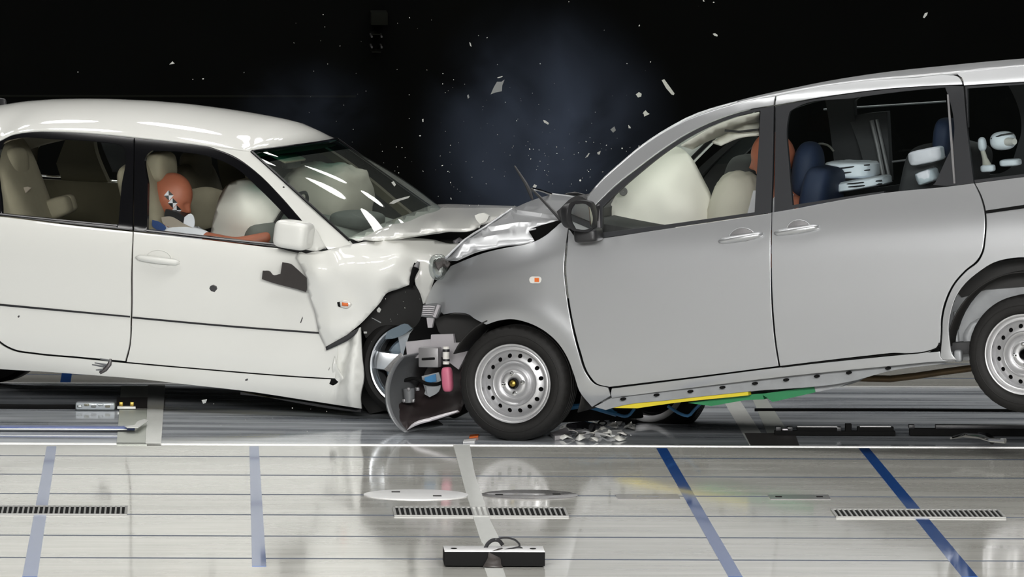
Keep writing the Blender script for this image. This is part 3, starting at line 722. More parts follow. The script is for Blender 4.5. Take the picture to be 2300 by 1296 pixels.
# buckled bonnet: folds running back from the broken nose
def run(pts, n):
    r = []
    for (x0, y0, d0), (x1, y1, d1) in zip(pts, pts[1:]):
        for k in range(n): t = k / n; r.append((x0 + (x1 - x0) * t, y0 + (y1 - y0) * t, d0 + (d1 - d0) * t))
    return r + [pts[-1]]
vh = run([(1149, 470, .80), (1200, 477, .64), (1262, 486, .44)], 8) + run([(1156, 478, .755), (1200, 486, .595), (1255, 495, .39)], 8) \
    + run([(1088, 512, .46), (1165, 499, .42), (1248, 500, .37)], 8) + run([(1094, 521, .41), (1165, 510, .365), (1238, 506, .33)], 8) \
    + run([(1041, 542, .27), (1110, 528, .26), (1189, 518, .26)], 8) + run([(1038, 552, .22), (1110, 538, .21), (1192, 525, .21)], 8) \
    + run([(1000, 583, .13), (1026, 584, .10), (1076, 563, .10), (1135, 552, .10), (1190, 545, .10), (1200, 540, .11)], 4) \
    + run([(1149, 470, .80), (1195, 450, 1.02), (1237, 437, 1.16)], 4) + run([(1237, 437, 1.16), (1275, 442, 1.12), (1311, 449, 1.06), (1278, 491, .36)], 3)
hood_out = [(1000, 583, 1), (1018, 564), (1041, 542), (1064, 527), (1088, 512), (1118, 491), (1149, 470, 1), (1195, 450), (1237, 437, 1), (1275, 442), (1311, 449, 1), (1290, 470), (1278, 491, 1), (1250, 502, 1), (1225, 508), (1187, 518, 1), (1193, 528), (1200, 540, 1), (1190, 545), (1135, 551), (1104, 557), (1076, 563), (1026, 584, 1)]
crumple('bonnet', V, hood_out, interp_tri(vh), M['silver'], van, extra=[(a, b) for a, b, c in vh], gs=14, angle=14)
tube('bonnet_edge', [V.at(x, y, d) for x, y, d in ((1001, 580, .128), (1018, 563, .19), (1041, 541, .27), (1064, 525, .36), (1088, 511, .46), (1118, 490, .62), (1149, 469, .80))], .006, M['silver'], van)
# dark opening below the bonnet edge and inner wing
plate_px('inner_wing', V, [(1000, 592, 1), (1047, 575), (1140, 545), (1190, 515), (1250, 496, 1), (1270, 505, 1), (1230, 540), (1140, 575), (1020, 620, 1)], .30, M['gap'], van, .5)
plate_px('scuttle_panel', V, [(1250, 475, 1), (1300, 440), (1340, 470, 1), (1330, 540), (1280, 540, 1)], .25, M['black'], van, 1.2)
# torn wiper arms
tube('wiper_arm', [V.at(1194, 424, .75), V.at(1215, 445, .6), V.at(1240, 472, .45), V.at(1264, 497, .30)], [.005, .008, .009, .012], M['black'], van)
wb = tube('wiper_blade', [V.at(1156, 373, .95), V.at(1168, 392, .9), V.at(1181, 412, .85), V.at(1190, 430, .8), V.at(1196, 449, .78)], [.004, .007, .009, .012, .006], M['black'], van)
tube('cowl_edge', [V.at(1197, 424, .8), V.at(1215, 428, .95), V.at(1238, 436, 1.2)], .006, M['chrome'], van)
tube('wiper_blade', [V.at(1270, 436, 1.3), V.at(1290, 435, 1.35), V.at(1313, 441, 1.4)], [.004, .01, .012], M['black'], van)
tube('bonnet_edge', [V.at(1238, 436.5, 1.28), V.at(1275, 441, 1.25), V.at(1311, 447.5, 1.2)], .007, M['silver'], van)
# broken headlamp
hl = blob('headlamp', V.at(985, 600, .22), (.045, .06, .065), M['clearplastic'], van, e1=.8, e2=.8)
blob('lamp_reflector', V.at(987, 602, .26), (.036, .035, .055), M['chrome'], hl, e1=.9, e2=.9)
crumple('lamp_bezel', V, [(975, 590, 1), (985, 580), (1000, 579, 1), (1010, 590), (1004, 600, 1), (992, 597), (985, 606, 1)], interp_tri([(975, 590, .16), (1000, 579, .2), (1010, 590, .12), (1004, 600, .10), (985, 606, .12)]), M['darkplastic'], hl, gs=6)
# grille fragment hanging from the nose
gf = plate_px('grille_piece', V, [(950, 685, 1), (975, 682), (988, 686, 1), (987, 700), (980, 715, 1), (960, 713), (946, 711, 1)], .19, M['greyplastic'], van, .03)
for k in range(5):
    tube('grille_fin', [V.at(951 - k * .6, 689 + k * 4.6, .185), V.at(964, 688 + k * 4.6, .18), V.at(977 - k * .6, 689.5 + k * 4.6, .185)], .0035, M['pale_metal'], gf)
plate_px('grille_clip', V, [(982, 684, 1), (988, 686, 1), (978, 713, 1), (972, 712, 1)], .17, M['pale_metal'], gf, .02)
plate_px('grille_clip', V, [(958, 714, 1), (975, 712, 1), (970, 736, 1), (961, 736, 1)], .2, M['pale_metal'], gf, .02)
# nose cavity
plate_px('engine_bay_wall', V, [(950, 712, 1), (1000, 705), (1060, 712), (1095, 730, 1), (1110, 780), (1100, 900, 1), (1020, 940, 1), (900, 900, 1), (905, 800), (920, 750, 1)], .75, M['gap'], van, .05)
plate_px('wing_liner', V, [(975, 716, 1), (1010, 706), (1050, 709), (1098, 738, 1), (1080, 765), (1040, 800, 1), (1010, 770), (985, 745, 1)], .34, M['liner'], van, .3)
# wheel house arch
def arch_liner(name, h, r, x0, x1, mat, parent, a0=-20, a1=200, depth=(.04, .5)):
    rows = []
    for k in range(25):
        a = math.radians(a0 + (a1 - a0) * k / 24); rows.append([(h[0] + r * math.cos(a), y, h[1] + r * math.sin(a)) for y in (depth[0], (depth[0] + depth[1]) / 2, depth[1])])
    return grid(name, rows, mat, parent, .006)
arch_liner('wheel_house', FH, .352, 0, 0, M['liner'], van, -25, 150)
box('wheel_house_wall', (FH[0] + .1, .60, FH[1] + .08), (.75, .05, .62), M['gap'], van)
al = arch_liner('rear_wheel_house', RH, .40, 0, 0, M['liner'], van, 20, 172, (.05, .6))
plate_px('rear_inner_panel', V, [(2130, 805, 1), (2125, 740), (2150, 650, 1), (2200, 628), (2320, 600, 1), (2340, 800, 1), (2200, 812, 1)], .22, M['under'], van, .25)
tube('wheel_house_rib', [V.at(2146, 700, .21), V.at(2147, 730, .21), V.at(2150, 768, .21)], .012, M['under'], van)
crumple('spring_seat', V, [(2170, 790, 1), (2164, 750), (2180, 725, 1), (2198, 715), (2230, 700, 1), (2225, 760, 1), (2200, 795, 1)], lambda x, y: .17 + .0005 * (x - 2165), M['under'], van, gs=10)
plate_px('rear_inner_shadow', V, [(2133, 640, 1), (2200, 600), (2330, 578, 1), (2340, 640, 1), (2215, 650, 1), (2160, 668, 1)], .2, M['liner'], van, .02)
blob('jacking_eye', V.at(2153, 799, .08), (.02, .02, .03), M['under'], van)
tube('axle_beam', [(RH[0] - .02, .2, RH[1] - .02), (RH[0] - .02, 1.5, RH[1] - .02)], .03, M['gap'], van)
tube('trailing_arm', [V.at(2172, 790, .3), V.at(2230, 800, .3), V.at(2300, 800, .3)], .028, M['gap'], van)
steel_wheel('front_wheel', (FH[0], .012, FH[1] + .013), van)
steel_wheel('rear_wheel', (RH[0], .012, RH[1]), van, hub_brass=False)
fw = steel_wheel('front_wheel', tuple(V.at(1478, 856, 1.45)), van, far=True)
steel_wheel('rear_wheel', (RH[0], VW - .02, RH[1]), van, far=True)
# things in the smashed nose
plate_px('bumper_bracket', V, [(911, 768, 1), (968, 762, 1), (968, 752, 1), (1018, 750, 1), (1020, 770, 1), (1060, 768, 1), (1045, 800), (1030, 830, 1), (990, 800, 1), (940, 804, 1), (915, 806, 1)], .30, M['pale_metal'], van, .02)
bb = box('bracket_box', V.at(966, 802, .22), (.105, .06, .10), M['grey_metal'], van, rot=roty(4), bevel=.006)
box('bracket_slot', V.at(962, 806, .187), (.07, .01, .012), M['gap'], bb)
ho = tube('fuse_holder', [V.at(1002, 778, .17), V.at(1002, 818, .17)], .017, M['lens'], van, 14)
tube('holder_band', [V.at(1002, 784, .17), V.at(1002, 790, .17)], .0185, M['black'], ho, 14)
tube('holder_band', [V.at(1002, 806, .17), V.at(1002, 811, .17)], .0185, M['black'], ho, 14)
blob('washer_bottle', V.at(1005, 852, .17), (.027, .03, .062), M['pink'], van, e1=.5, e2=.7)
cg = tube('pump_motor', [V.at(918, 872, .26), V.at(920, 904, .26)], [.03, .026], M['greyplastic'], van, 12)
for k in range(4): box('motor_lug', V.at(908 + k * 10, 900 - (k % 2) * 26, .235), (.016, .02, .018), M['grey_metal'], cg)
tube('wiring_loom', [V.at(x, y, .3) for x, y in cr([(905, 855), (930, 850), (960, 862), (985, 862), (1005, 850)], 6, False)], .009, M['gap'], van)
plate_px('lamp_panel', V, [(947, 845, 1), (985, 836, 1), (990, 852), (985, 880), (965, 892, 1), (953, 885, 1), (958, 868, 1), (950, 862, 1)], .32, M['alloy'], van, .01)
plate_px('lamp_panel_gap', V, [(953, 848, 1), (978, 840, 1), (980, 857, 1), (956, 861, 1)], .31, M['hoseblue'], van, .005)
# front bumper cover, folded under and seen from its open end
arc = [(906, 800), (888, 822), (876, 850), (871, 880), (874, 912), (884, 938), (898, 958), (914, 971)]
pts = [V.at(x, y, .10) for x, y in cr(arc, 6, False)]
rows = []
for p, (qx, qy) in zip(pts, cr(arc, 6, False)):
    t = (qy - 800) / 171
    rows.append([p + np.array([.012, -.006, 0]), p + np.array([-.004, -.012, 0]), p + np.array([-.012, 0, 0]), p + np.array([-.008, .05, 0]), p + np.array([.02, .25, 0]), p + np.array([.05, .42, .0])])
bc = grid('bumper_cover', rows, M['greyplastic'], van, .008)
crumple('bumper_inside', V, [(903, 806, 1), (890, 830), (880, 860), (879, 895), (888, 930), (914, 969, 1), (924, 958), (945, 950), (990, 938), (1032, 925, 1), (1050, 890, 1), (1040, 800, 1), (960, 812)], interp_rbf([(903, 806, .45), (880, 880, .20), (914, 969, .13), (1032, 925, .2), (1050, 890, .42), (1040, 800, .5), (960, 850, .5), (940, 900, .42), (950, 930, .28)]), M['brownliner'], bc, gs=12, angle=60, wrinkle=.01)
crumple('bumper_lip', V, [(912, 968, 1), (925, 953), (970, 937), (1028, 921, 1), (1032, 925, 1), (975, 944), (930, 958)], lambda x, y: .11 + .0006 * (x - 912), M['pale_metal'], bc, gs=8)
crumple('bumper_flap', V, [(906, 800, 1), (893, 815), (872, 835), (862, 830, 1), (885, 806), (900, 792, 1)], interp_tri([(906, 800, .09), (872, 835, .12), (862, 830, .2), (900, 792, .16)]), M['grey_metal'], bc, gs=8)
# cabin
fs = box('cabin_floor', (1.5, .84, .33), (2.3, 1.4, .06), M['darktrim'], van)
box('dashboard', (.60, .84, .93), (.45, 1.38, .22), M['darktrim'], van, rot=roty(12), bevel=.06)
plate_px('firewall', V, [(1300, 545, 1), (1335, 540, 1), (1400, 830, 1), (1360, 850, 1)], .12, M['gap'], van, 1.4)
def abag(p):
    return p * (1 + .08 * math.sin(3 * p.x + 1))
ab = crumple('passenger_airbag', V, [(1352, 500, 1), (1400, 415), (1440, 380), (1480, 345), (1510, 328), (1530, 333), (1553, 354), (1571, 385), (1584, 410), (1592, 425), (1602, 455), (1609, 488), (1605, 540), (1500, 560), (1420, 530), (1395, 508), (1370, 510)],
        interp_rbf([(1352, 500, .52), (1400, 415, .50), (1480, 345, .55), (1510, 328, .60), (1553, 354, .62), (1592, 425, .60), (1609, 488, .60), (1605, 540, .60), (1420, 530, .45), (1490, 430, .42), (1470, 490, .42), (1560, 470, .46)], 1.9), M['airbag'], van, gs=9, angle=180, wrinkle=.004, thick=.02)
V_, F_ = super_blob(V.at(1475, 455, .90), (.20, .22, .20), .8, .8, disp=.06, seed=4)
mesh_obj('airbag_body', V_, F_, M['airbag'], ab, angle=180)
bm = bmesh.new(); add_lathe(bm, [(.022, 0), (.019, -.003), (.001, -.002)], n=24); q = bm_obj('vent_hole', bm, M['grey_metal'], ab); q.location = V.at(1400, 430, .44)
blob('side_cushion', V.at(1655, 468, .62), (.135, .14, .19), M['cushion'], van, e1=.8, e2=.75, rot=roty(18), disp=.05)
plate_px('cushion_label', V, [(1681, 470, 1), (1692, 428, 1), (1700, 428, 1), (1700, 482, 1), (1678, 482, 1)], .45, M['cloth_white'], van, .01)
for px, dx in ((1825, 0),):
    st = blob('front_seat', V.at(1838, 490, .45), (.075, .21, .26), M['seatblue'], van, e1=.4, e2=.5, rot=roty(14))
    blob('headrest', V.at(1815, 385, .45), (.072, .12, .15), M['seatblue'], st, e1=.8, e2=.8, rot=roty(10))
    blob('seat_cushion', V.at(1720, 640, .45), (.27, .24, .09), M['seatblue'], st, e1=.5, e2=.5)
st = blob('front_seat', V.at(1850, 470, 1.2) + np.array([-.42, 0, 0]), (.10, .23, .30), M['darktrim'], van, e1=.4, e2=.5, rot=roty(14))
blob('seat_cushion', V.at(1720, 640, 1.2) + np.array([-.42, 0, 0]), (.27, .24, .09), M['darktrim'], st, e1=.5, e2=.5)
sw = bmesh.new(); add_lathe(sw, [(.165, 0), (.175, .012), (.185, 0), (.175, -.012)], n=40, closed=True); bmesh.ops.rotate(sw, verts=sw.verts[:], cent=(0, 0, 0), matrix=rotz(90) @ rotx(0)); bmesh.ops.rotate(sw, verts=sw.verts[:], cent=(0, 0, 0), matrix=roty(-25))
o = bm_obj('steering_wheel', sw, M['black'], van); o.location = (.88, 1.22, 1.0)
crumple('headliner_edge', V, [(1530, 328, 1), (1612, 282), (1665, 263), (1706, 254, 1), (1705, 276, 1), (1640, 300), (1590, 318), (1556, 336, 1)], interp_tri([(1530, 328, .25), (1612, 282, .25), (1706, 254, .25), (1705, 276, .9), (1640, 300, .8), (1556, 336, .6)]), M['headliner'], van, gs=12)
sv = crumple('sun_visor', V, [(1600, 317, 1), (1650, 290), (1668, 280, 1), (1705, 274, 1), (1704, 299, 1), (1660, 305), (1618, 322, 1)], interp_tri([(1600, 317, .34), (1668, 280, .5), (1705, 274, .55), (1704, 299, .40), (1618, 322, .30)]), M['headliner'], van, gs=10, thick=.014)
tube('visor_rod', [V.at(1628, 293, .35), V.at(1660, 296, .35), V.at(1705, 291, .35)], .006, M['black'], sv)
tube('grab_handle', [V.at(x, y, 1.2) for x, y in cr([(1828, 326), (1845, 323), (1862, 328), (1873, 340)], 5, False)], .007, M['chrome'], van)
# pale solid shapes standing in for reflections in the rear windows
def reflection_piece(o, lb, cat):       # made-up shape for a window reflection, a thing of its own
    o.parent = None; o.matrix_world = V.mat; return tag(o, lb, cat, 'pale shapes standing in for minivan window reflections')
for lb, c_, s_, rot in (('thick pale shape standing in for a window reflection behind the blue seat of the minivan', V.at(1915, 380, .75), (.125, .15, .042), 4), ('flat pale shape standing in for a reflection, lying lowest behind the blue seat of the minivan', V.at(1940, 412, .6), (.13, .15, .026), -6),
                        ('pale shape standing in for a reflection, upper of two in the rear corner of the sliding door window', V.at(2082, 350, .2), (.085, .08, .036), -8), ('small pale shape standing in for a reflection, lower of two in the rear corner of the sliding door window', V.at(2084, 396, .2), (.05, .08, .032), -16)):
    V_, F_ = super_blob(c_, s_, .35, .6, rot=roty(rot), disp=.05, seed=c_[0] * 3)
    pb = reflection_piece(mesh_obj('reflection_shape', V_, F_, M['reflwhite'] if s_[0] > .1 else M['reflgrey'], None, angle=50), lb, 'box')
    for dz in ((-.35, .25) if s_[0] > .1 else ()): tube('reflection_line', [c_ + np.array([-s_[0] * 1.0, -s_[1] * .75, s_[2] * dz]), c_ + np.array([0, -s_[1] * 1.06, s_[2] * (dz + .1)]), c_ + np.array([s_[0] * .98, -s_[1] * .75, s_[2] * (dz + .25)])], .0035, M['black'], pb)
rs = blob('rear_seat', V.at(2120, 420, .85), (.11, .55, .22), M['darktrim'], van, e1=.35, e2=.35, rot=roty(16))
blob('headrest', V.at(2125, 310, .5), (.05, .12, .10), M['seatblue'], rs, e1=.6, e2=.6, rot=roty(10))
hb = reflection_piece(blob('camera', V.at(2253, 316, .5), (.062, .07, .046), M['reflwhite'], None, e1=.8, e2=.8), 'white rounded shape with a short stub, standing in for a reflection in the minivan rear quarter window', 'camera')  # no real camera: added shape for a reflection in the quarter window
tube('reflection_stub', [V.at(2262, 318, .45), V.at(2279, 318, .42)], [.022, .016], M['lens'], hb, 14)
tube('reflection_streak', [V.at(2226, 312, .45), V.at(2250, 303, .43), V.at(2276, 299, .45)], .004, M['black'], hb)
ro = reflection_piece(blob('reflection_post', V.at(2206, 324, .5), (.020, .03, .035), M['reflwhite'], None, e1=.8, e2=.8), 'slim white shape with a flared foot, standing in for a reflection in the minivan rear quarter window', 'stand')  # added shape for a reflection in the quarter window
tube('reflection_stem', [V.at(2207, 338, .5), V.at(2212, 356, .5), V.at(2218, 376, .5)], [.012, .014, .026], M['cushion'], ro, 12)
blob('reflection_foot', V.at(2219, 378, .5), (.035, .03, .018), M['reflwhite'], ro)
reflection_piece(blob('reflection_shape', V.at(2270, 365, .55), (.05, .06, .018), M['reflwhite'], None, e1=.5, e2=.6), 'flat pale reflection shape below the rounded one in the rear quarter window', 'box')
# ------------------------------------------------------------------ the white sedan
S = Car(floor_pt(808, 944), 21., -3.6)
SW = 1.74
sed = empty('sedan', 'white four-door sedan with crushed front and a dummy at the wheel', 'car', mat=S.mat)
_sp = prof([(.03, .08), (.06, .055), (.10, .03), (.19, .008), (.40, 0), (.62, 0), (.76, .010), (.83, .030), (.87, .055), (.92, .078), (1.1, .155), (1.3, .240), (1.36, .275)])
sside = lambda x, z: _sp(z)
sglass = lambda x, z: .057 + (z - .87) * .428
def spoly(pts, f=sside, step=7., closed=True): return S.px_poly(pts, f, step, closed)
rdo = [(297, 521, 1), (293.5, 600), (292.5, 711), (288, 781), (280, 811, 1), (173, 801), (77, 792), (31, 784), (9, 773), (-12, 755), (-40, 725), (-75, 700), (-110, 690, 1), (-110, 600), (-108, 476, 1), (0, 487), (132, 503)]
rdr = panel('rear_door', spoly(rdo), sside, M['white'], sed, gs=.05)
fdo = [(300, 521, 1), (463, 539), (621, 557.5), (704, 564), (745, 566, 1), (765, 640), (760, 760), (752, 850, 1), (700, 847), (432, 826), (284, 813, 1), (292, 781), (296.5, 711), (297.5, 600)]
fdr = panel('front_door', spoly(fdo), sside, M['white'], sed, gs=.05)
panel('door_molding', spoly([(-110, 672, 1), (0, 682), (292, 709.5, 1), (292, 713, 1), (0, 686.5), (-110, 676, 1)], step=12), sside, M['black'], rdr, thick=.006, gs=.06, inset=0, edge=0, proud=.005)
panel('door_molding', spoly([(298, 711, 1), (520, 731), (720, 746, 1), (720, 750, 1), (520, 735), (298, 715, 1)], step=12), sside, M['black'], fdr, thick=.006, gs=.06, inset=0, edge=0, proud=.005)
roc = [(-150, 812, 1), (0, 829), (100, 835), (197, 842), (309, 851), (432, 865), (555, 879), (700, 901), (811, 918, 1), (809, 893), (816, 851), (812, 800), (809, 735, 1), (785, 748), (762, 766), (757, 800), (755, 853, 1), (700, 850), (432, 829), (283, 816), (173, 805), (77, 796), (29, 788), (6, 777), (-15, 759), (-42, 729), (-77, 704), (-112, 694), (-150, 700, 1)]
roc_d = interp_rbf([(-150, 812, 0), (200, 830, 0), (500, 850, 0), (680, 880, .0), (745, 880, .01), (811, 918, .03), (812, 800, .05), (809, 735, .06), (785, 760, .02), (757, 800, .03), (757, 853, -.006), (790, 860, -.035), (782, 800, -.03), (765, 890, .02), (800, 900, .0)])
def rocs(x, z):
    return _sp(z) + rocker_off(x, z)
def _ro(x, z):
    if x < -.32: return 0.
    # folds of the buckled front end
    f = 0
    f += .035 * math.exp(-((x + .13 - .25 * (z - .25)) / .035) ** 2) * (1 if z > .1 else .3)
    f -= .03 * math.exp(-((x + .055) / .035) ** 2)
    f += max(0, x + .03) * .8
    return f
rocker_off = _ro
rk = panel('rocker_panel', spoly(roc, rocs), rocs, M['white'], sed, gs=.028)
crumple('split_seam', S, [(740, 862, 1), (745, 848), (738, 830), (746, 818, 1), (752, 832), (752, 850), (760, 858, 1), (748, 866)], lambda x, y: -.004, M['gap'], rk, base=rocs, gs=6, thick=.002)
crumple('torn_flap', S, [(752, 800, 1), (760, 830), (770, 850, 1), (765, 858), (750, 855, 1), (747, 830)], lambda x, y: -.02 - .02 * math.sin((y - 800) / 12), M['white'], rk, base=rocs, gs=6)
panel('sill_seam', spoly([(540, 886, 1), (640, 897), (800, 922, 1), (811, 918, 1), (811, 926, 1), (790, 924), (640, 900), (540, 880, 1)], lambda x, z: .09), lambda x, z: .09, M['black'], rk, gs=.05, thick=.02, inset=0, edge=0)
qpl = [(-113, 476, 1), (-113, 600), (-113, 692, 1), (-80, 701), (-60, 715), (-95, 720, 1), (-140, 655), (-200, 640), (-260, 665), (-290, 720), (-300, 790, 1), (-420, 770, 1), (-440, 600), (-430, 450, 1), (-300, 455), (-200, 465)]
panel('rear_quarter_panel', spoly(qpl), sside, M['white'], sed, gs=.06)
# upper frames, glass
trim = [(-150, 352), (-60, 330), (0, 317), (20, 306), (66, 297), (132, 296.5), (200, 300), (274, 306.5), (301, 309.5), (397, 320), (463, 329.5), (529, 355), (578, 391), (628, 441), (677, 497), (714, 538), (735, 559)]
g_r = [(3, 479, 1), (3, 330), (8, 320), (33, 312), (120, 313), (200, 317), (262, 324, 1), (276, 330), (279, 338), (272, 420), (265, 505, 1), (132, 492.5)]
g_f = [(329, 515, 1), (331, 420), (332, 345), (341, 338.5, 1), (410, 342), (479, 355), (529, 378), (578, 421), (628, 471), (672, 520), (694, 547, 1), (621, 546), (463, 530)]
rf_o = [(-108, 474, 1), (-100, 350, 1)] + trim[1:8] + [(300, 309.4, 1), (298, 420), (297, 518, 1), (132, 501), (0, 485)]
ff_o = [(302, 309.6, 1)] + trim[9:-1] + [(736, 561, 1), (704, 562, 1), (621, 555.5), (463, 537), (300, 519, 1), (300.5, 420)]
wr = panel('window_frame', spoly(rf_o), sside, M['gloss_black'], rdr, holes=[spoly(g_r)], gs=.04, thick=.03, proud=-.002)
wf = panel('window_frame', spoly(ff_o), sside, M['gloss_black'], fdr, holes=[spoly(g_f)], gs=.04, thick=.03, proud=-.002)
panel('window_glass', spoly(g_r), sglass, M['side_glass'], rdr, gs=.1, thick=.004, inset=0, edge=0, proud=-.018)
panel('window_glass', spoly(g_f), sglass, M['side_glass'], fdr, gs=.1, thick=.004, inset=0, edge=0, proud=-.018)
panel('belt_strip', spoly([(-108, 466, 1), (0, 479), (264, 505, 1), (264, 507.5, 1), (0, 481.5), (-108, 469, 1)], step=12), sside, M['grey_metal'], rdr, gs=.06, thick=.004, inset=0, edge=0, proud=.003)
panel('belt_strip', spoly([(329, 515.5, 1), (463, 531), (621, 547, 1), (621, 550, 1), (463, 534), (329, 518.5, 1)], step=12), sside, M['grey_metal'], fdr, gs=.06, thick=.004, inset=0, edge=0, proud=.003)
apl = [(463, 327, 1), (500, 333), (565, 342, 1), (611, 384), (667, 440), (722, 490), (778, 537), (788, 549, 1), (760, 556), (737, 561, 1), (715, 536), (678, 495.5), (629, 439.5), (579, 389.5), (530, 353.5)]
ap_ = panel('windshield_pillar', spoly(apl), sside, M['white'], sed, gs=.03, thick=.03)
q = S.on(637, 421, sside); bm = bmesh.new(); add_lathe(bm, [(.006, .002), (.005, -.001), (.001, -.001)], n=12); o = bm_obj('sensor_hole', bm, M['gap'], ap_); o.location = q
# roof
Nn = resample(cr([(-330, 430), (-230, 385), (-150, 351), (-60, 329), (0, 316), (20, 305), (66, 296), (132, 295.5), (200, 299), (274, 305.5), (301, 308.5), (397, 319), (463, 327.5), (500, 332.5), (565, 341)], 10, False), 40)
def crown_h(x): return float(np.interp(x, [-2.9, -2.5, -2.06, -1.75, -1.6, -1.2, -.9, -.74], [.20, .19, .168, .150, .142, .146, .128, .098]))
def bow(x): return max(0, (x + 1.25) / .5) ** 2 * .115
def roof_section(n_, h, bw, n=28):
    r = []
    for k in range(n + 1):
        t = k / n; t = .5 - .5 * math.cos(PI * t) if True else t
        u = 2 * t - 1; y = n_[1] + (SW - 2 * n_[1]) * t
        r.append((n_[0] + bw * (1 - u * u), y, n_[2] + h * (1 - u * u) ** .9))
    return r
rsec = []
top_line = np.array([(-330, 330), (-230, 290), (-150, 265), (-60, 248), (0, 238), (60, 229), (120, 225), (180, 224), (260, 225), (350, 229), (430, 236), (500, 245), (560, 254), (620, 265), (665, 275), (700, 286), (760, 320)])
for a in Nn:
    n_ = S.on(a[0], a[1], sside); lo, hi = .02, .3
    for _ in range(14):      # crown height that meets the roof's outline against the dark hall
        h_ = (lo + hi) / 2; sc = roof_section(n_, h_, bow(n_[0]), 12)
        over = min(q[1] - np.interp(q[0], top_line[:, 0], top_line[:, 1]) for q in (proj(S.world(p)) for p in sc))
        if over < 0: hi = h_
        else: lo = h_
    rsec.append(roof_section(n_, h_, bow(n_[0])))
sroof = grid('roof', rsec, M['white'], sed, .01, angle=80)
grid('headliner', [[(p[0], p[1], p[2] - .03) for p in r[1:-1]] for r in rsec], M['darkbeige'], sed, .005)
# windscreen: header to scuttle
hdr = rsec[-1]; b0 = S.on(785, 541, sside); basec = []
for k, p in enumerate(hdr):
    t = k / (len(hdr) - 1); t = .5 - .5 * math.cos(PI * t); u = 2 * t - 1
    basec.append((b0[0] + .20 * (1 - u * u), b0[1] + (SW - 2 * b0[1]) * t, b0[2] + .06 * (1 - abs(u) ** 2.2)))
wrows = []
for i in range(25):
    t = i / 24; r = []
    for k, (p, q) in enumerate(zip(hdr, basec)):
        p, q = np.array(p), np.array(q); s_ = p + (q - p) * t; u = 2 * (.5 - .5 * math.cos(PI * k / (len(hdr) - 1))) - 1
        s_ = s_ + np.array([.6, 0, .8]) * (.040 * math.sin(PI * t) * (1 - abs(u) ** 3))
        r.append(s_)
    wrows.append(r)
nf = (len(hdr) - 1)
fm = [1 if i < 3 else 0 for i in range(24) for _ in range(nf)]
wsh = grid('windshield', wrows, None, sed, 0, angle=80, mats=[M['windshield'], M['tintband']], fm=fm)
tube('windshield_trim', [np.array(p) + np.array([.004, 0, .004]) for p in hdr], .007, M['gloss_black'], wsh)
tube('windshield_trim', [r[0] + np.array([.0, -.004, .003]) for r in wrows], .007, M['gloss_black'], wsh)
tube('windshield_trim', [r[-1] + np.array([.0, .004, .003]) for r in wrows], .009, M['gloss_black'], wsh)
# door handle and mirror
door_handle(S, sside, fdr, ((307, 578), (404, 590)), ((357, 582), (30, 20)), M['white'])
q = S.on(317, 582, sside); bm = bmesh.new(); add_lathe(bm, [(.006, 0), (.005, -.014), (.001, -.014)], n=12); o = bm_obj('key_lock', bm, M['grey_metal'], fdr); o.location = q
c1 = S.at(660, 527, -.08)
smr = blob('door_mirror', c1, (.094, .085, .072), M['white'], sed, e1=.42, e2=.5, rot=roty(4))
crumple('mirror_arm', S, [(690, 505, 1), (706, 512), (726, 545), (733, 556, 1), (715, 563), (680, 560, 1), (676, 530)], interp_tri([(690, 505, -.07), (706, 512, -.03), (733, 556, .04), (680, 560, -.03), (676, 530, -.09)]), M['white'], smr, gs=8)
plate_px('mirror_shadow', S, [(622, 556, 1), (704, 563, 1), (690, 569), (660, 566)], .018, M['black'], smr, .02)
# front wing torn loose and folded
fen = [(664, 578, 1), (672, 566), (690, 571, 1), (740, 561), (788, 549), (833, 541), (880, 536), (917, 534, 1), (972, 538), (1012, 547), (1040, 545, 1), (1010, 575, 1), (996, 590), (985, 605), (976, 625), (968, 650), (958, 680, 1), (950, 683, 1), (944, 660), (934, 640, 1), (932, 625), (940, 600), (932, 596, 1), (924, 615), (919, 640, 1),
       (893, 650), (867, 660), (855, 678), (835, 701), (808, 729), (788, 745), (762, 765), (734, 787, 1), (729, 775), (719, 755), (707, 704), (696, 667), (690, 648, 1), (689, 624, 1), (678, 600)]
fctl = [(664, 578, -.012), (690, 571, .0), (740, 561, .012), (788, 549, .05), (850, 540, .11), (917, 534, .17), (972, 538, .22), (1012, 547, .24), (1040, 545, .26), (1010, 575, .16), (985, 605, .10), (968, 650, .08), (950, 683, .08), (934, 640, .06), (932, 600, .07), (920, 640, .015), (893, 650, .02),
        (689, 624, -.055), (705, 608, -.070), (760, 600, -.066), (830, 588, -.045), (890, 574, -.005), (960, 570, .10), (690, 648, -.050), (707, 704, -.030),
        (719, 755, -.022), (734, 787, -.012), (738, 740, -.050), (760, 765, -.03), (808, 729, -.025), (835, 701, -.02), (855, 678, -.025), (800, 660, -.050), (770, 630, -.062), (867, 640, -.030), (730, 580, -.008), (820, 562, .015), (900, 610, -.004)]
fwg = crumple('front_wing', S, fen, interp_rbf(fctl, 1.7), M['white'], sed, gs=8, angle=50, thick=.005)
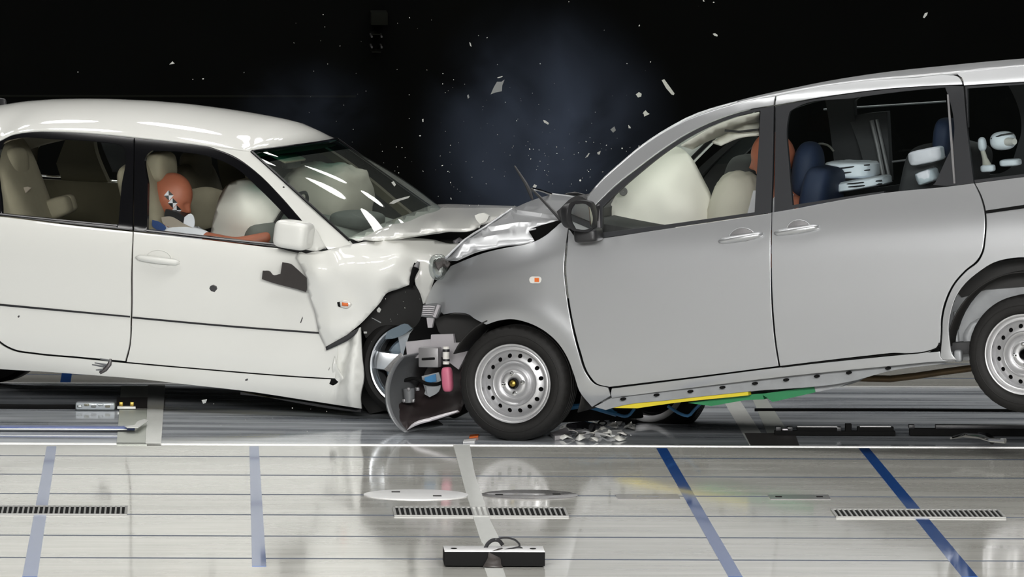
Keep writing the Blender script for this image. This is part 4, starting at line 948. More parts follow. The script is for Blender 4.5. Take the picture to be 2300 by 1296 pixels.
# inner black behind it
plate_px('wing_tape', S, [(634, 589, 1), (655, 594), (662, 600), (689, 625, 1), (689, 648), (687, 656, 1), (672, 651), (645, 644), (615, 636), (588, 627, 1), (590, 608, 1), (607, 610), (612, 617), (630, 615, 1)], -.05, M['darkplastic'], fwg, .004, 5)
crumple('wing_edge', S, [(731, 779, 1), (760, 763), (790, 746), (806, 736, 1), (802, 745), (785, 762), (760, 775), (733, 787, 1)], lambda x, y: -.035, M['darktrim'], fwg, gs=8)
mk = crumple('side_marker', S, [(763, 680, 1), (768, 675), (783, 676), (790, 684, 1), (782, 692), (765, 690, 1)], lambda x, y: -.066 + .0002 * (x - 763), M['lens'], fwg, gs=5, angle=60)
crumple('amber_bulb', S, [(768, 679, 1), (782, 681, 1), (782, 688, 1), (768, 687, 1)], lambda x, y: -.071 + .0002 * (x - 763), M['amber'], mk, gs=5, thick=.002)
plate_px('marker_slot', S, [(757, 679, 1), (763, 678, 1), (765, 690, 1), (759, 688, 1)], -.060, M['gap'], mk, .003)
tube('split_pillar', [S.at(936, 592, .05), S.at(931, 608, .04), S.at(926, 625, .03), S.at(922, 645, .03)], [.014, .016, .013, .012], M['gap'], fwg, 10)
tube('pillar_cap', [S.at(940, 588, .04), S.at(935, 601, .03)], [.008, .015], M['grey_metal'], fwg, 10)
# bonnet
hood_o = [(783, 533, 1), (830, 513), (880, 494), (910, 483), (965, 462, 1), (979, 460), (1064, 460), (1161, 463, 1), (1140, 478), (1110, 496), (1082, 503, 1), (1076, 508), (988, 519), (900, 532), (861, 538), (806, 537, 1)]
hctl = [(783, 533, .16), (806, 537, .12), (861, 538, .11), (900, 532, .10), (988, 519, .11), (1076, 508, .14), (1084, 503, .22), (800, 529, .20), (850, 526, .15), (900, 520, .16), (985, 506, .17), (1070, 497, .24), (880, 506, .36), (960, 494, .42), (1060, 487, .48), (830, 513, .42), (880, 494, .72), (910, 483, .95), (965, 462, 1.45), (979, 460, 1.5), (1064, 460, 1.35), (1161, 463, 1.1), (1130, 470, .8), (1070, 474, .9), (1000, 475, 1.0), (1110, 496, .40), (930, 488, .75), (1030, 478, .8)]
shd = crumple('bonnet', S, hood_o, interp_rbf(hctl, 1.5), M['white'], sed, gs=9, angle=50)
crumple('bonnet_lip', S, [(783, 534, 1), (806, 537), (861, 538), (900, 532), (988, 519), (1078, 507, 1), (1077, 512, 1), (988, 524), (900, 537), (850, 544, 1), (838, 537), (805, 543, 1)], lambda x, y: .10 + .0001 * (x - 783), M['white'], shd, gs=6)
plate_px('bonnet_fold', S, [(1066, 484, 1), (1085, 478), (1098, 485, 1), (1092, 497), (1078, 503, 1), (1070, 494)], .12, M['white'], shd, .02)
plate_px('scuttle', S, [(783, 537, 1), (850, 541, 1), (850, 552, 1), (800, 556, 1)], .16, M['darktrim'], sed, .25)
crumple('scuttle_clip', S, [(812, 538, 1), (848, 538), (850, 546, 1), (815, 545, 1)], lambda x, y: .125, M['grey_metal'], sed, gs=6)
plate_px('engine_bay', S, [(850, 530, 1), (900, 524), (1000, 508), (1090, 500, 1), (1060, 530), (1000, 600, 1), (850, 600, 1)], .42, M['liner'], sed, .9)
plate_px('wheel_house', S, [(800, 760, 1), (830, 700), (860, 650), (930, 600, 1), (960, 660), (980, 760, 1), (960, 900, 1), (830, 930, 1), (800, 880)], .34, M['liner'], sed, .3)
plate_px('inner_liner', S, [(809, 731, 1), (835, 703), (868, 662), (918, 642, 1), (934, 642), (948, 684, 1), (943, 720), (925, 738), (900, 732), (850, 735), (822, 760, 1)], .10, M['liner'], sed, .2)
tube('strut_spring', [S.at(1020, 545, .3), S.at(1032, 538, .32), S.at(1040, 545, .3)], .012, M['pale_metal'], sed)
# bent front wheel: low tyre with a spoked alloy rim
def alloy_wheel(name, c, root, R, rr, rot, spokes=True):
    Wd = .2
    bm = bmesh.new(); rg = add_lathe(bm, [(rr, .02), (rr + .012, .002), (rr + .03, -.002), (R - .02, .004), (R - .004, .018), (R, .04), (R, .16), (R - .02, .19), (rr, .2)], n=80)
    ty = bm_obj(name, bm, M['rubber'], root); ty.location = c; ty.rotation_euler = rot
    if spokes:
        bm = bmesh.new(); add_lathe(bm, [(rr - .018, .05), (rr - .014, .02), (rr - .004, .004), (rr + .004, .002), (rr + .003, .03), (rr - .02, .06), (rr - .02, .19)], n=80)
        bm_obj('wheel_rim', bm, M['alloy'], ty)
        for k in range(5):
            a = 2 * PI * k / 5 + .55; ca, sa = math.cos(a), math.sin(a); rows = []
            for q in range(9):
                t = q / 8; r = .03 + (rr - .045) * t; wd = .038 + .02 * (1 - t) ** 2 + .012 * t; y = .045 - .03 * math.sin(PI * t * .6)
                rows.append([(r * ca - w_ * sa, y + dy, r * sa + w_ * ca) for w_, dy in ((-wd, .03), (-wd * .85, 0), (0, -.006), (wd * .85, 0), (wd, .03))])
            grid('wheel_spoke', rows, M['alloy'], ty, .004)
        bm = bmesh.new(); add_lathe(bm, [(.05, .04), (.045, .012), (.03, .005), (.001, .004)], n=30); bm_obj('hub_cap', bm, M['alloy'], ty)
        bm = bmesh.new(); add_lathe(bm, [(.15, .085), (.14, .075), (.06, .075), (.05, .06)], n=40); bm_obj('brake_disc', bm, M['bluemetal'], ty)
    return ty
alloy_wheel('front_wheel', tuple(S.at(922, 822, .12)), sed, .272, .208, (0, 0, .12))
alloy_wheel('rear_wheel', tuple(S.at(7, 732, 1.35)), sed, .292, .205, (0, 0, PI), False)
alloy_wheel('rear_wheel', tuple(S.at(-185, 760, .05)), sed, .29, .205, (0, 0, 0))
plate_px('crumpled_wing_strip', S, [(884, 737, 1), (915, 728), (925, 738, 1), (905, 752), (885, 760), (865, 762, 1), (870, 745)], .06, M['bluemetal'], sed, .01)
# underside
plate_px('underfloor', S, [(-150, 805, 1), (0, 822, 1), (200, 835), (432, 857), (555, 872, 1), (555, 840, 1), (0, 790, 1)], .14, M['under'], sed, 1.4)
plate_px('yellow_tape', S, [(300, 834, 1), (432, 848, 1), (620, 872, 1), (620, 883, 1), (432, 859, 1), (300, 845, 1)], .15, M['yellow'], sed, .14)
plate_px('green_tape', S, [(628, 873, 1), (735, 890, 1), (735, 901, 1), (628, 884, 1)], .15, M['green'], sed, .14)
# far side
sfo = [(-108, 400, 1), (-60, 330, 1), (0, 316), (20, 305), (66, 296), (132, 296), (274, 306), (397, 320), (463, 329), (529, 355), (578, 391), (628, 441), (677, 497), (735, 559, 1), (780, 640), (755, 850, 1), (284, 813), (30, 784, 1), (-108, 690, 1)]
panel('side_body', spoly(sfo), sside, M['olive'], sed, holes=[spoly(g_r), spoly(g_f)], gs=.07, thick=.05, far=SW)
for gq in (g_r, g_f): panel('window_glass', spoly(gq), sside, M['side_glass'], sed, gs=.1, thick=.004, inset=0, edge=0, far=SW)
tube('belt_strip', [S.at(92, 394, 1.66), S.at(180, 400, 1.66)], .006, M['chrome'], sed)
tube('belt_strip', [S.at(200, 401, 1.66), S.at(270, 408, 1.66)], .006, M['chrome'], sed)
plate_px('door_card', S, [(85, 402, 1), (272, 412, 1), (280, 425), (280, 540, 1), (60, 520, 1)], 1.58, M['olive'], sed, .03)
plate_px('door_pillar', S, [(172, 322, 1), (188, 323, 1), (201, 400, 1), (184, 400, 1)], 1.60, M['darktrim'], sed, .03)
plate_px('door_pillar', S, [(40, 340, 1), (95, 320, 1), (70, 350), (88, 395, 1), (60, 395, 1)], 1.58, M['darkbeige'], sed, .03)
# cabin
box('cabin_floor', (-1.15, .87, .16), (2.1, 1.5, .05), M['darktrim'], sed)
plate_px('firewall', S, [(700, 570, 1), (790, 560, 1), (800, 850, 1), (760, 850, 1)], .12, M['gap'], sed, 1.5)
blob('dashboard', S.at(760, 545, .87) + np.array([-.06, 0, 0]), (.28, .70, .13), pbr('dash_grey', (.16, .17, .155), .8, noise_amt=.1), sed, e1=.4, e2=.4, rot=roty(8))
blob('dash_binnacle', S.at(810, 482, .9) + np.array([.02, -.1, -.02]), (.12, .2, .045), M['dashdark'], sed, e1=.6, e2=.7)
def seat(x, z, y, wid, mat, parent, lean=20, h=.30, hr=None, hm=None, name='front_seat', cush=True):
    st = blob(name, (x, y, z), (.095, wid, h), mat, parent, e1=.35, e2=.45, rot=roty(-lean), disp=.02)
    if hr is not None:
        blob('headrest', hr, (.058, .135, .082), hm or mat, st, e1=.6, e2=.55, rot=roty(-8))
        for s_ in (-.05, .05): tube('headrest_post', [(hr[0], hr[1] + s_, hr[2] - .06), (hr[0] + .01, hr[1] + s_, hr[2] - .16)], .006, M['chrome'], st)
    if cush: blob('seat_cushion', (x + .32, y, z - .30), (.28, wid, .10), mat, st, e1=.4, e2=.45, rot=roty(-8))
    return st
p = S.at(352, 470, .45); seat(p[0], p[2] - .04, .45, .24, M['beige'], sed, hr=S.at(361, 376, .45))
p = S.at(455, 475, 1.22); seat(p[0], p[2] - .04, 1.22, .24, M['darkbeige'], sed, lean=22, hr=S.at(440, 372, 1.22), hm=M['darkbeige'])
crumple('seat_bolster', S, [(425, 425, 1), (470, 420), (500, 428, 1), (498, 470), (480, 510, 1), (440, 515), (425, 470)], lambda x, y: .78 + .0006 * (x - 425), M['beige'], sed, gs=12, angle=60)
p = S.at(75, 425, .6); rst = seat(p[0] - .05, p[2] - .06, .52, .27, M['beige'], sed, lean=26, h=.34, name='rear_seat', hr=None, cush=False)
blob('headrest', S.at(28, 365, .5), (.062, .13, .08), M['beige'], rst, e1=.6, e2=.6, rot=roty(-10))
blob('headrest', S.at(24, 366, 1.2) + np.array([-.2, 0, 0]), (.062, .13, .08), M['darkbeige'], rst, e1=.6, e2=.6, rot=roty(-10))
blob('armrest', S.at(118, 470, .72), (.105, .07, .055), M['beige'], rst, e1=.5, e2=.6, rot=roty(-22))
blob('armrest', S.at(140, 462, .86), (.075, .05, .05), M['beige'], rst, e1=.5, e2=.6, rot=roty(-22))
plate_px('belt_guide', S, [(38, 432, 1), (62, 419), (70, 422, 1), (48, 445), (38, 470), (26, 478, 1), (20, 470), (34, 450)], .42, M['belt'], rst, .01)
sab = crumple('driver_airbag', S, [(474, 518, 1), (482, 480), (494, 440), (510, 415), (540, 402), (580, 402), (612, 425), (634, 455), (632, 478), (618, 500), (600, 528), (585, 560), (500, 560, 1), (470, 540)],
        interp_rbf([(474, 518, .40), (494, 440, .42), (510, 415, .46), (580, 402, .5), (640, 455, .42), (650, 480, .40), (560, 460, .20), (530, 500, .22), (600, 500, .24), (540, 430, .28), (590, 560, .3), (500, 560, .3), (500, 475, .30), (600, 440, .30)], 1.6), M['airbag'], sed, gs=9, angle=180, wrinkle=.008, thick=.02)
V_, F_ = super_blob(S.at(568, 480, .62), (.15, .20, .17), .8, .8, disp=.06, seed=9)
mesh_obj('airbag_body', V_, F_, M['airbag'], sab, angle=180)
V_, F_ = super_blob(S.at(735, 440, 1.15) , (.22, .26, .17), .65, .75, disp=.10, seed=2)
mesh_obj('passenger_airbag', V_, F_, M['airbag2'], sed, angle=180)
sw = bmesh.new(); add_lathe(sw, [(.17, 0), (.18, .012), (.19, 0), (.18, -.012)], n=40, closed=True); bmesh.ops.rotate(sw, verts=sw.verts[:], cent=(0, 0, 0), matrix=rotz(90)); bmesh.ops.rotate(sw, verts=sw.verts[:], cent=(0, 0, 0), matrix=roty(25))
o = bm_obj('steering_wheel', sw, M['black'], sed); o.location = S.at(645, 500, .45)
blob('rear_view_mirror', S.at(655, 365, .75), (.02, .11, .03), M['black'], sed, e1=.5, e2=.5)
box('sun_visor', S.at(640, 350, .6), (.13, .3, .012), M['beige'], sed, rot=roty(20))
blob('roof_aerial', S.at(-6, 232, .87), (.05, .012, .03), M['black'], sed)

# ------------------------------------------------------------------ crash-test dummies
def limb_mesh(pts, radii, edges=None, sub=2):
    """one continuous skin grown round connected joints"""
    me = bpy.data.meshes.new('tmp'); ed = edges or [(i, i + 1) for i in range(len(pts) - 1)]
    me.from_pydata([tuple(p) for p in pts], ed, []); o = bpy.data.objects.new('tmp', me); COL.objects.link(o)
    sk = o.modifiers.new('skin', 'SKIN'); sk.use_smooth_shade = True
    for i, r in enumerate(radii): me.skin_vertices[0].data[i].radius = (r, r) if not hasattr(r, '__len__') else r
    me.skin_vertices[0].data[0].use_root = True
    ss = o.modifiers.new('sub', 'SUBSURF'); ss.levels = sub; ss.render_levels = sub
    dg = bpy.context.evaluated_depsgraph_get(); dg.update(); m2 = bpy.data.meshes.new_from_object(o.evaluated_get(dg))
    bpy.data.objects.remove(o); bpy.data.meshes.remove(me)
    return m2
def dummy(label, car, head, face, J, name='crash_test_dummy', shirt=True, hands=True):
    """head: centre in car space, face: +1 looks along +x, -1 along -x; J: joints"""
    root = empty(name, label, 'dummy', mat=car.mat @ Matrix.Translation(Vector(J['pelvis'])))
    o0 = np.array(J['pelvis']); L = lambda p: np.array(p) - o0
    names = ['pelvis', 'waist', 'chest', 'neck', 'skull', 'shn', 'eln', 'wrn', 'shf', 'elf', 'wrf', 'hipn', 'knn', 'ann', 'hipf', 'knf', 'anf']
    rad = [(.14, .11), (.13, .10), (.15, .11), .052, .05, .062, .045, .03, .062, .045, .03, .085, .06, .045, .085, .06, .045]
    idx = {n: i for i, n in enumerate(names)}
    ed = [('pelvis', 'waist'), ('waist', 'chest'), ('chest', 'neck'), ('neck', 'skull'), ('chest', 'shn'), ('shn', 'eln'), ('eln', 'wrn'), ('chest', 'shf'), ('shf', 'elf'), ('elf', 'wrf'), ('pelvis', 'hipn'), ('hipn', 'knn'), ('knn', 'ann'), ('pelvis', 'hipf'), ('hipf', 'knf'), ('knf', 'anf')]
    P = dict(J); P['skull'] = tuple(np.array(head) + np.array([-.015 * face, 0, -.05]))
    me = limb_mesh([L(P[n]) for n in names], rad, [(idx[a], idx[b]) for a, b in ed])
    bm = bmesh.new(); bm.from_mesh(me)
    hd = L(head); tilt = roty(J.get('tilt', 0))
    def hf(p):
        x, y, z = p.x * face, p.y, p.z      # shape the face: brow, nose, mouth, chin
        xx = x
        if x > .2:
            xx += .10 * math.exp(-((y / .16) ** 2 + ((z + .12) / .16) ** 2)) + .16 * math.exp(-((y / .10) ** 2 + ((z + .22) / .10) ** 2))
            xx -= .10 * math.exp(-(((abs(y) - .36) / .18) ** 2 + ((z - .02) / .13) ** 2))
            xx += .07 * math.exp(-((y / .28) ** 2 + ((z + .5) / .07) ** 2)) + .06 * math.exp(-((y / .28) ** 2 + ((z + .64) / .07) ** 2))
            xx += .06 * math.exp(-((y / .25) ** 2 + ((z + .85) / .15) ** 2))
        if z < -.3: y *= 1 - .25 * (-.3 - z); 
        if x < 0 and z < -.35: xx *= 1 + .6 * (z + .35)
        if abs(y) > .8: y += math.copysign(.12, y) * math.exp(-(((x + .05) / .14) ** 2 + ((z + .05) / .22) ** 2))
        return (xx * face, y, z)
    Vv, Ff = super_blob((0, 0, 0), (.113, .082, .125), 1., .95, nu=64, nv=48, fn=hf)
    vs = [bm.verts.new(tilt @ Vector(v) + Vector(hd)) for v in Vv]
    for f in Ff:
        try: bm.faces.new([vs[i] for i in f])
        except ValueError: pass
    if hands:
        for wr, el in ((P['wrn'], P['eln']), (P['wrf'], P['elf'])):
            wr, el = L(wr), L(el); d = (wr - el) / np.linalg.norm(wr - el); side_ = np.array([0, 1, 0]); up = np.cross(d, side_); up /= np.linalg.norm(up)
            pm = limb_mesh([wr, wr + d * .045, wr + d * .085], [(.026, .02), (.036, .018), (.038, .016)], sub=1); bm.from_mesh(pm)
            for k, ln in enumerate((.070, .080, .075, .058)):
                s0 = wr + d * .085 + side_ * (k - 1.5) * .018
                c_ = [s0, s0 + d * ln * .45 - up * .008, s0 + d * ln * .75 - up * .030, s0 + d * ln * .8 - up * .052]
                bm.from_mesh(limb_mesh(c_, [.0095, .009, .008, .007], sub=1))
            s0 = wr + d * .03 - side_ * .03
            bm.from_mesh(limb_mesh([s0, s0 + d * .03 - side_ * .022 - up * .012, s0 + d * .055 - side_ * .022 - up * .035], [.012, .010, .008], sub=1))
    body = bm_obj('body', bm, M['skin'], root, angle=180)
    if shirt:
        sn = ['pelvis', 'waist', 'chest', 'shn', 'shf']; mp = []
        nk = np.array(P['chest']) * .45 + np.array(P['neck']) * .55
        a_ = [L(P['pelvis']), L(P['waist']), L(P['chest']), L(nk), L(P['shn']), L(np.array(P['shn']) * .35 + np.array(P['eln']) * .65), L(P['shf']), L(np.array(P['shf']) * .35 + np.array(P['elf']) * .65)]
        sm = limb_mesh(a_, [(.15, .12), (.14, .112), (.165, .122), .07, .075, .06, .075, .06], [(0, 1), (1, 2), (2, 3), (2, 4), (4, 5), (2, 6), (6, 7)])
        bm = bmesh.new(); bm.from_mesh(sm); bm_obj('shirt', bm, M['cloth_white'], root, angle=180)
    return root, body, o0
s_ = lambda x, y, d: tuple(S.at(x, y, d))
hd = S.at(384, 441, .40)
J = dict(pelvis=s_(425, 640, .42), waist=s_(418, 590, .42), chest=s_(395, 538, .42), neck=s_(386, 498, .41), shn=s_(384, 530, .24), eln=s_(530, 552, .15), wrn=s_(612, 530, .19), shf=s_(398, 526, .62), elf=s_(520, 560, .68), wrf=s_(600, 520, .58),
         hipn=s_(440, 650, .34), knn=s_(620, 610, .32), ann=s_(730, 740, .32), hipf=s_(440, 650, .52), knf=s_(625, 612, .54), anf=s_(735, 740, .54), tilt=22)
d1, b1, o0 = dummy('orange-headed crash dummy slumped at the wheel behind the airbag of the white sedan', S, hd, 1, J)
# quartered target stickers on the temple
def head_y(x, z):
    return None
for k, (px, py) in enumerate(((379, 439), (388, 456), (397, 472))):
    c = S.at(px, py, .32) - o0
    # find the skin under the sticker
    me = b1.data; d = S.M @ ray(px, py); d = Vector(d / np.linalg.norm(d))
    bmx = bmesh.new(); bmx.from_mesh(me)
    from mathutils.bvhtree import BVHTree
    bv = BVHTree.FromBMesh(bmx); R_ = .027
    ax = Vector((math.cos(math.radians(-38)), 0, math.sin(math.radians(-38)))); az = Vector((-ax.z, 0, ax.x))
    for col, qs in ((M['black'], (0, 2)), (M['cloth_white'], (1, 3))):
        Vq, Fq = [], []
        for q_ in qs:
            a0 = PI / 4 + q_ * PI / 2
            tri = [Vector((0, 0, 0)), (ax * math.cos(a0) + az * math.sin(a0)) * R_, (ax * math.cos(a0 + PI / 2) + az * math.sin(a0 + PI / 2)) * R_]
            n0 = len(Vq); N_ = 4
            for i in range(N_ + 1):
                for j in range(N_ + 1 - i):
                    p_ = tri[0] + (tri[1] - tri[0]) * i / N_ + (tri[2] - tri[0]) * j / N_ + Vector(c)
                    hit = bv.ray_cast(p_ - d * .3, d)
                    h_ = hit[0] if hit[0] is not None else p_
                    Vq.append(h_ - d * .0016)
            id_ = {}; kk = n0
            for i in range(N_ + 1):
                for j in range(N_ + 1 - i): id_[(i, j)] = kk; kk += 1
            for i in range(N_):
                for j in range(N_ - i):
                    Fq.append((id_[(i, j)], id_[(i + 1, j)], id_[(i, j + 1)]))
                    if j < N_ - i - 1: Fq.append((id_[(i + 1, j)], id_[(i + 1, j + 1)], id_[(i, j + 1)]))
        mesh_obj('target_mark', Vq, Fq, col, d1, angle=0)
    bmx.free()
q = S.at(348, 417, .34) - o0
def sub_px(name, pts, y, mat, thick=.006, slope=None):
    o = plate_px(name, S, pts, y, mat, d1, thick, 6, slope); o.data.transform(Matrix.Translation(-Vector(o0))); return o
sub_px('collar', [(372, 470, 1), (400, 478), (418, 490, 1), (412, 512, 1), (385, 500), (370, 488)], .30, M['black'], .12)
sub_px('collar_flap', [(414, 488, 1), (428, 480), (437, 500), (430, 522, 1), (414, 515)], .26, M['cloth_white'])
sub_px('shoulder_strap', [(362, 488, 1), (380, 486), (412, 502), (450, 522), (470, 538, 1), (452, 540), (420, 520), (385, 512), (365, 500)], .20, M['belt'], .004)
sub_px('shirt_patch', [(342, 494, 1), (360, 500), (372, 514), (352, 516, 1), (342, 508)], .19, M['cloth_blue'])
v_ = lambda x, y, d: tuple(V.at(x, y, d))
hd2 = V.at(1737, 352, .46)
J2 = dict(pelvis=v_(1770, 640, .45), waist=v_(1775, 570, .45), chest=v_(1775, 490, .45), neck=v_(1752, 412, .45), shn=v_(1775, 460, .26), eln=v_(1700, 560, .22), wrn=v_(1600, 570, .3), shf=v_(1775, 460, .64), elf=v_(1700, 560, .70), wrf=v_(1600, 570, .62),
          hipn=v_(1760, 650, .36), knn=v_(1560, 640, .34), ann=v_(1440, 760, .34), hipf=v_(1760, 650, .54), knf=v_(1560, 640, .56), anf=v_(1440, 760, .56), tilt=-10)
d2, b2, o2 = dummy('crash dummy in the silver minivan, its orange head hidden behind the door pillar', V, hd2, -1, J2)
# ------------------------------------------------------------------ things on the floor
def flat(name, poly, mat, z0=0.0, h=.003, parent=None, step=14.):
    q = [floor_pt(p[0], p[1]) for p in cr(poly, step)]
    if area2([(a[0], a[1]) for a in q]) < 0: q = q[::-1]
    n = len(q); bm = bmesh.new()
    b_ = [bm.verts.new((a[0], a[1], z0)) for a in q]; t_ = [bm.verts.new((a[0], a[1], z0 + h)) for a in q]
    bm.faces.new(t_); bm.faces.new(b_[::-1])
    for i in range(n): bm.faces.new((b_[i], b_[(i + 1) % n], t_[(i + 1) % n], t_[i]))
    bmesh.ops.triangulate(bm, faces=[f for f in bm.faces if len(f.verts) > 4])
    return bm_obj(name, bm, mat, parent, angle=30)
K = lambda pts: [(x, y, 1) for x, y in pts]
for pts, lb in (([(105, 1003), (127, 1003), (84, 1296), (50, 1296)], 'blue tape strip crossing the left drain grate in the foreground'),
                ([(560, 1003), (581, 1003), (598, 1272), (566, 1272)], 'blue tape strip fading on the pale floor right of the left drain grate'),
                ([(1474, 1007), (1498, 1007), (1668, 1296), (1636, 1296)], 'blue tape strip running diagonally beside the plain steel plate'),
                ([(1928, 1007), (1952, 1007), (2196, 1296), (2160, 1296)], 'blue tape strip crossing the right drain grate'),
                ([(139, 838), (162, 838), (158, 861), (135, 861)], 'short blue tape strip on the floor beyond the pit under the sedan')):
    tag(flat('floor_tape', K(pts), M['bluetape'], h=.0016), lb, 'tape', 'blue tape strips on the floor')
wt = tag(flat('floor_tape', [(1018, 1000, 1), (1055, 1000, 1), (1068, 1070), (1085, 1120), (1097, 1160), (1121, 1210, 1), (1128, 1228, 1), (1096, 1236, 1), (1088, 1228), (1070, 1185), (1060, 1150), (1046, 1105), (1034, 1060)], M['whitetape'], z0=.0015, h=.0022), 'long wide white tape running from the pit edge to the black block', 'tape')
tag(flat('floor_tape', K([(1086, 1272), (1128, 1272), (1140, 1310), (1100, 1310)]), M['whitetape'], z0=.0015, h=.0022), 'white tape continuing in front of the black block at the bottom edge', 'tape')
# drain grates
def drain(x0, x1, y0, y1, sk, lb):
    a, b = floor_pt(x0, y0), floor_pt(x1, y0); c = floor_pt((x0 + x1) / 2, y1)
    Y1, Y0 = a[1], c[1]; X0, X1 = a[0], b[0]
    o = empty('drain_grate', lb, 'grate', 'slotted drain grates in the floor', Matrix.Translation(((X0 + X1) / 2, (Y0 + Y1) / 2, 0)))
    w_, d_ = X1 - X0, Y1 - Y0
    box('drain_channel', (0, 0, .001), (w_, d_, .002), M['hole'], o, bevel=0)
    bm = bmesh.new(); n = int(round(w_ / .0235))
    for k in range(n + 1): add_box(bm, (-w_ / 2 + w_ * k / n, 0, .004), (.0085, d_, .006))
    bm_obj('grate_slats', bm, M['grate'], o, smooth=False)
    bm = bmesh.new()
    for s in (-1, 1): add_box(bm, (0, s * d_ / 2, .004), (w_ + .01, .012, .007)); add_box(bm, (s * w_ / 2, 0, .004), (.012, d_, .007))
    bm_obj('grate_frame', bm, M['grate'], o, smooth=False)
drain(-130, 284, 1138, 1157, 0, 'slotted drain grate at the left crossed by blue tape')
drain(884, 1266, 1141, 1161, 0, 'slotted drain grate crossed by white tape in the middle of the floor')
drain(1868, 2240, 1146, 1164, 0, 'slotted drain grate at the right crossed by blue tape')
def cover(cx, cy, r, mat, lb, hole_px, slot):
    c = floor_pt(cx, cy); o = empty('manhole_cover', lb, 'cover', None, Matrix.Translation(c))
    bm = bmesh.new(); ring = lambda rr, z: [bm.verts.new((rr * math.cos(2 * PI * k / 64), rr * math.sin(2 * PI * k / 64), z)) for k in range(64)]
    a, b, c_ = ring(r, 0), ring(r, .003), ring(r - .006, .0045)
    for p, q in ((a, b), (b, c_)):
        for k in range(64): bm.faces.new((p[k], p[(k + 1) % 64], q[(k + 1) % 64], q[k]))
    bm.faces.new(c_); bm_obj('cover_plate', bm, mat, o)
    for hx, hy in hole_px:
        h = floor_pt(hx, hy) - c
        box('lifting_slot', (h[0], h[1], .0048), (slot, .045, .0012), M['hole'], o, bevel=0)
cover(935, 1112, .245, M['whiteplate'], 'round bright metal cover left of the white tape', ((889, 1107), (982, 1116)), .04)
cover(1190, 1112, .225, M['plate'], 'round dark grey metal cover right of the white tape', ((1121, 1113), (1250, 1112)), .036)
for pts, lb, slots in (([(1381, 1111), (1523, 1111), (1528, 1122), (1388, 1122)], 'plain oblong steel plate beside the blue diagonal tape', ((1455, 1116),)),
                       ([(1723, 1112), (1860, 1112), (1866, 1122), (1731, 1122)], 'oblong steel plate with two dark slots left of the right drain grate', ((1749, 1117), (1841, 1117)))):
    o = tag(flat('floor_plate', K(pts), M['plate'], h=.003), lb, 'plate')
    for hx, hy in slots:
        h = floor_pt(hx, hy); big = len(slots) == 1
        box('plate_slot', (h[0], h[1], .0034), (.10 if big else .03, .03 if big else .05, .001), M['greyplastic'] if big else M['hole'], o, bevel=0)
# black block with a strap
bc_ = floor_pt(1111, 1275); top_back = floor_pt(1111, 1228, .066)
Yf = bc_[1]; Yb = top_back[1]
blk = empty('black_block', 'long black block with its top coloured pale as a reflection on the white tape in the foreground', 'block', None, Matrix.Translation((bc_[0], (Yf + Yb) / 2, 0)))
wx = (floor_pt(1224, 1275)[0] - floor_pt(998, 1275)[0])
box('block_body', (0, 0, .033 + .004), (wx, Yb - Yf, .06), M['gap'], blk, bevel=.003)
box('block_reflection', (0, 0, .0685), (wx - .002, Yb - Yf - .002, .003), M['whiteplate'], blk, bevel=.001)  # white colour stands for the reflection on the glossy black top
for sx_ in (-.172, .168):
    bm = bmesh.new(); vs = [bm.verts.new((sx_ + .014 * math.cos(2 * PI * k / 24), .0 + .03 * math.sin(2 * PI * k / 24), .0706)) for k in range(24)]; bm.faces.new(vs); bm_obj('bolt_hole', bm, M['hole'], blk)
def strap(pts, wdt, name, mat, parent=None):
    """flat webbing along world points, its width across the view"""
    rows = []
    for i, p in enumerate(pts):
        d = np.array(pts[min(i + 1, len(pts) - 1)]) - np.array(pts[max(i - 1, 0)]); d /= np.linalg.norm(d) + 1e-9
        s_ = np.cross(d, np.array([0.1, 1., .15])); s_ /= np.linalg.norm(s_) + 1e-9
        w_ = wdt[i] if hasattr(wdt, '__len__') else wdt
        rows.append([np.array(p) - s_ * w_, np.array(p) + s_ * w_])
    return grid(name, rows, mat, parent, .004)
stE = empty('strap_loop', 'black webbing strap looped over the black block', 'strap', None, Matrix.Translation((bc_[0], (Yf + Yb) / 2, .07)))
o0 = np.array((bc_[0], (Yf + Yb) / 2, .07))
def sp(px, py, Y): return at_depth(px, py, Y) - o0
Ym = (Yf + Yb) / 2
def stp(L, Yv): return [sp(x, y, Yv + (i - len(L) / 2) * .004) for i, (x, y) in enumerate(cr(L, 4, False))]
strap(stp([(1090, 1232), (1096, 1221), (1108, 1213), (1120, 1214), (1129, 1224)], Ym + .05), .008, 'strap_band', M['black'], stE)
strap(stp([(1112, 1212), (1130, 1208), (1146, 1209), (1161, 1216), (1167, 1226), (1160, 1231), (1145, 1229), (1128, 1228), (1110, 1234)], Ym + .02), .004, 'strap_band', M['black'], stE)
strap(stp([(1130, 1236), (1148, 1232), (1172, 1231), (1176, 1235), (1160, 1238), (1148, 1240)], Ym - .02), .003, 'strap_band', M['black'], stE)
strap([sp(1126, 1236, Ym), sp(1115, 1241, Yf + .05), sp(1110, 1247, Yf - .008), sp(1110, 1255, Yf - .012), sp(1108, 1266, Yf - .03), sp(1107, 1274, Yf - .05)], [.012, .02, .026, .028, .034, .042], 'strap_band', M['darkplastic'], stE)
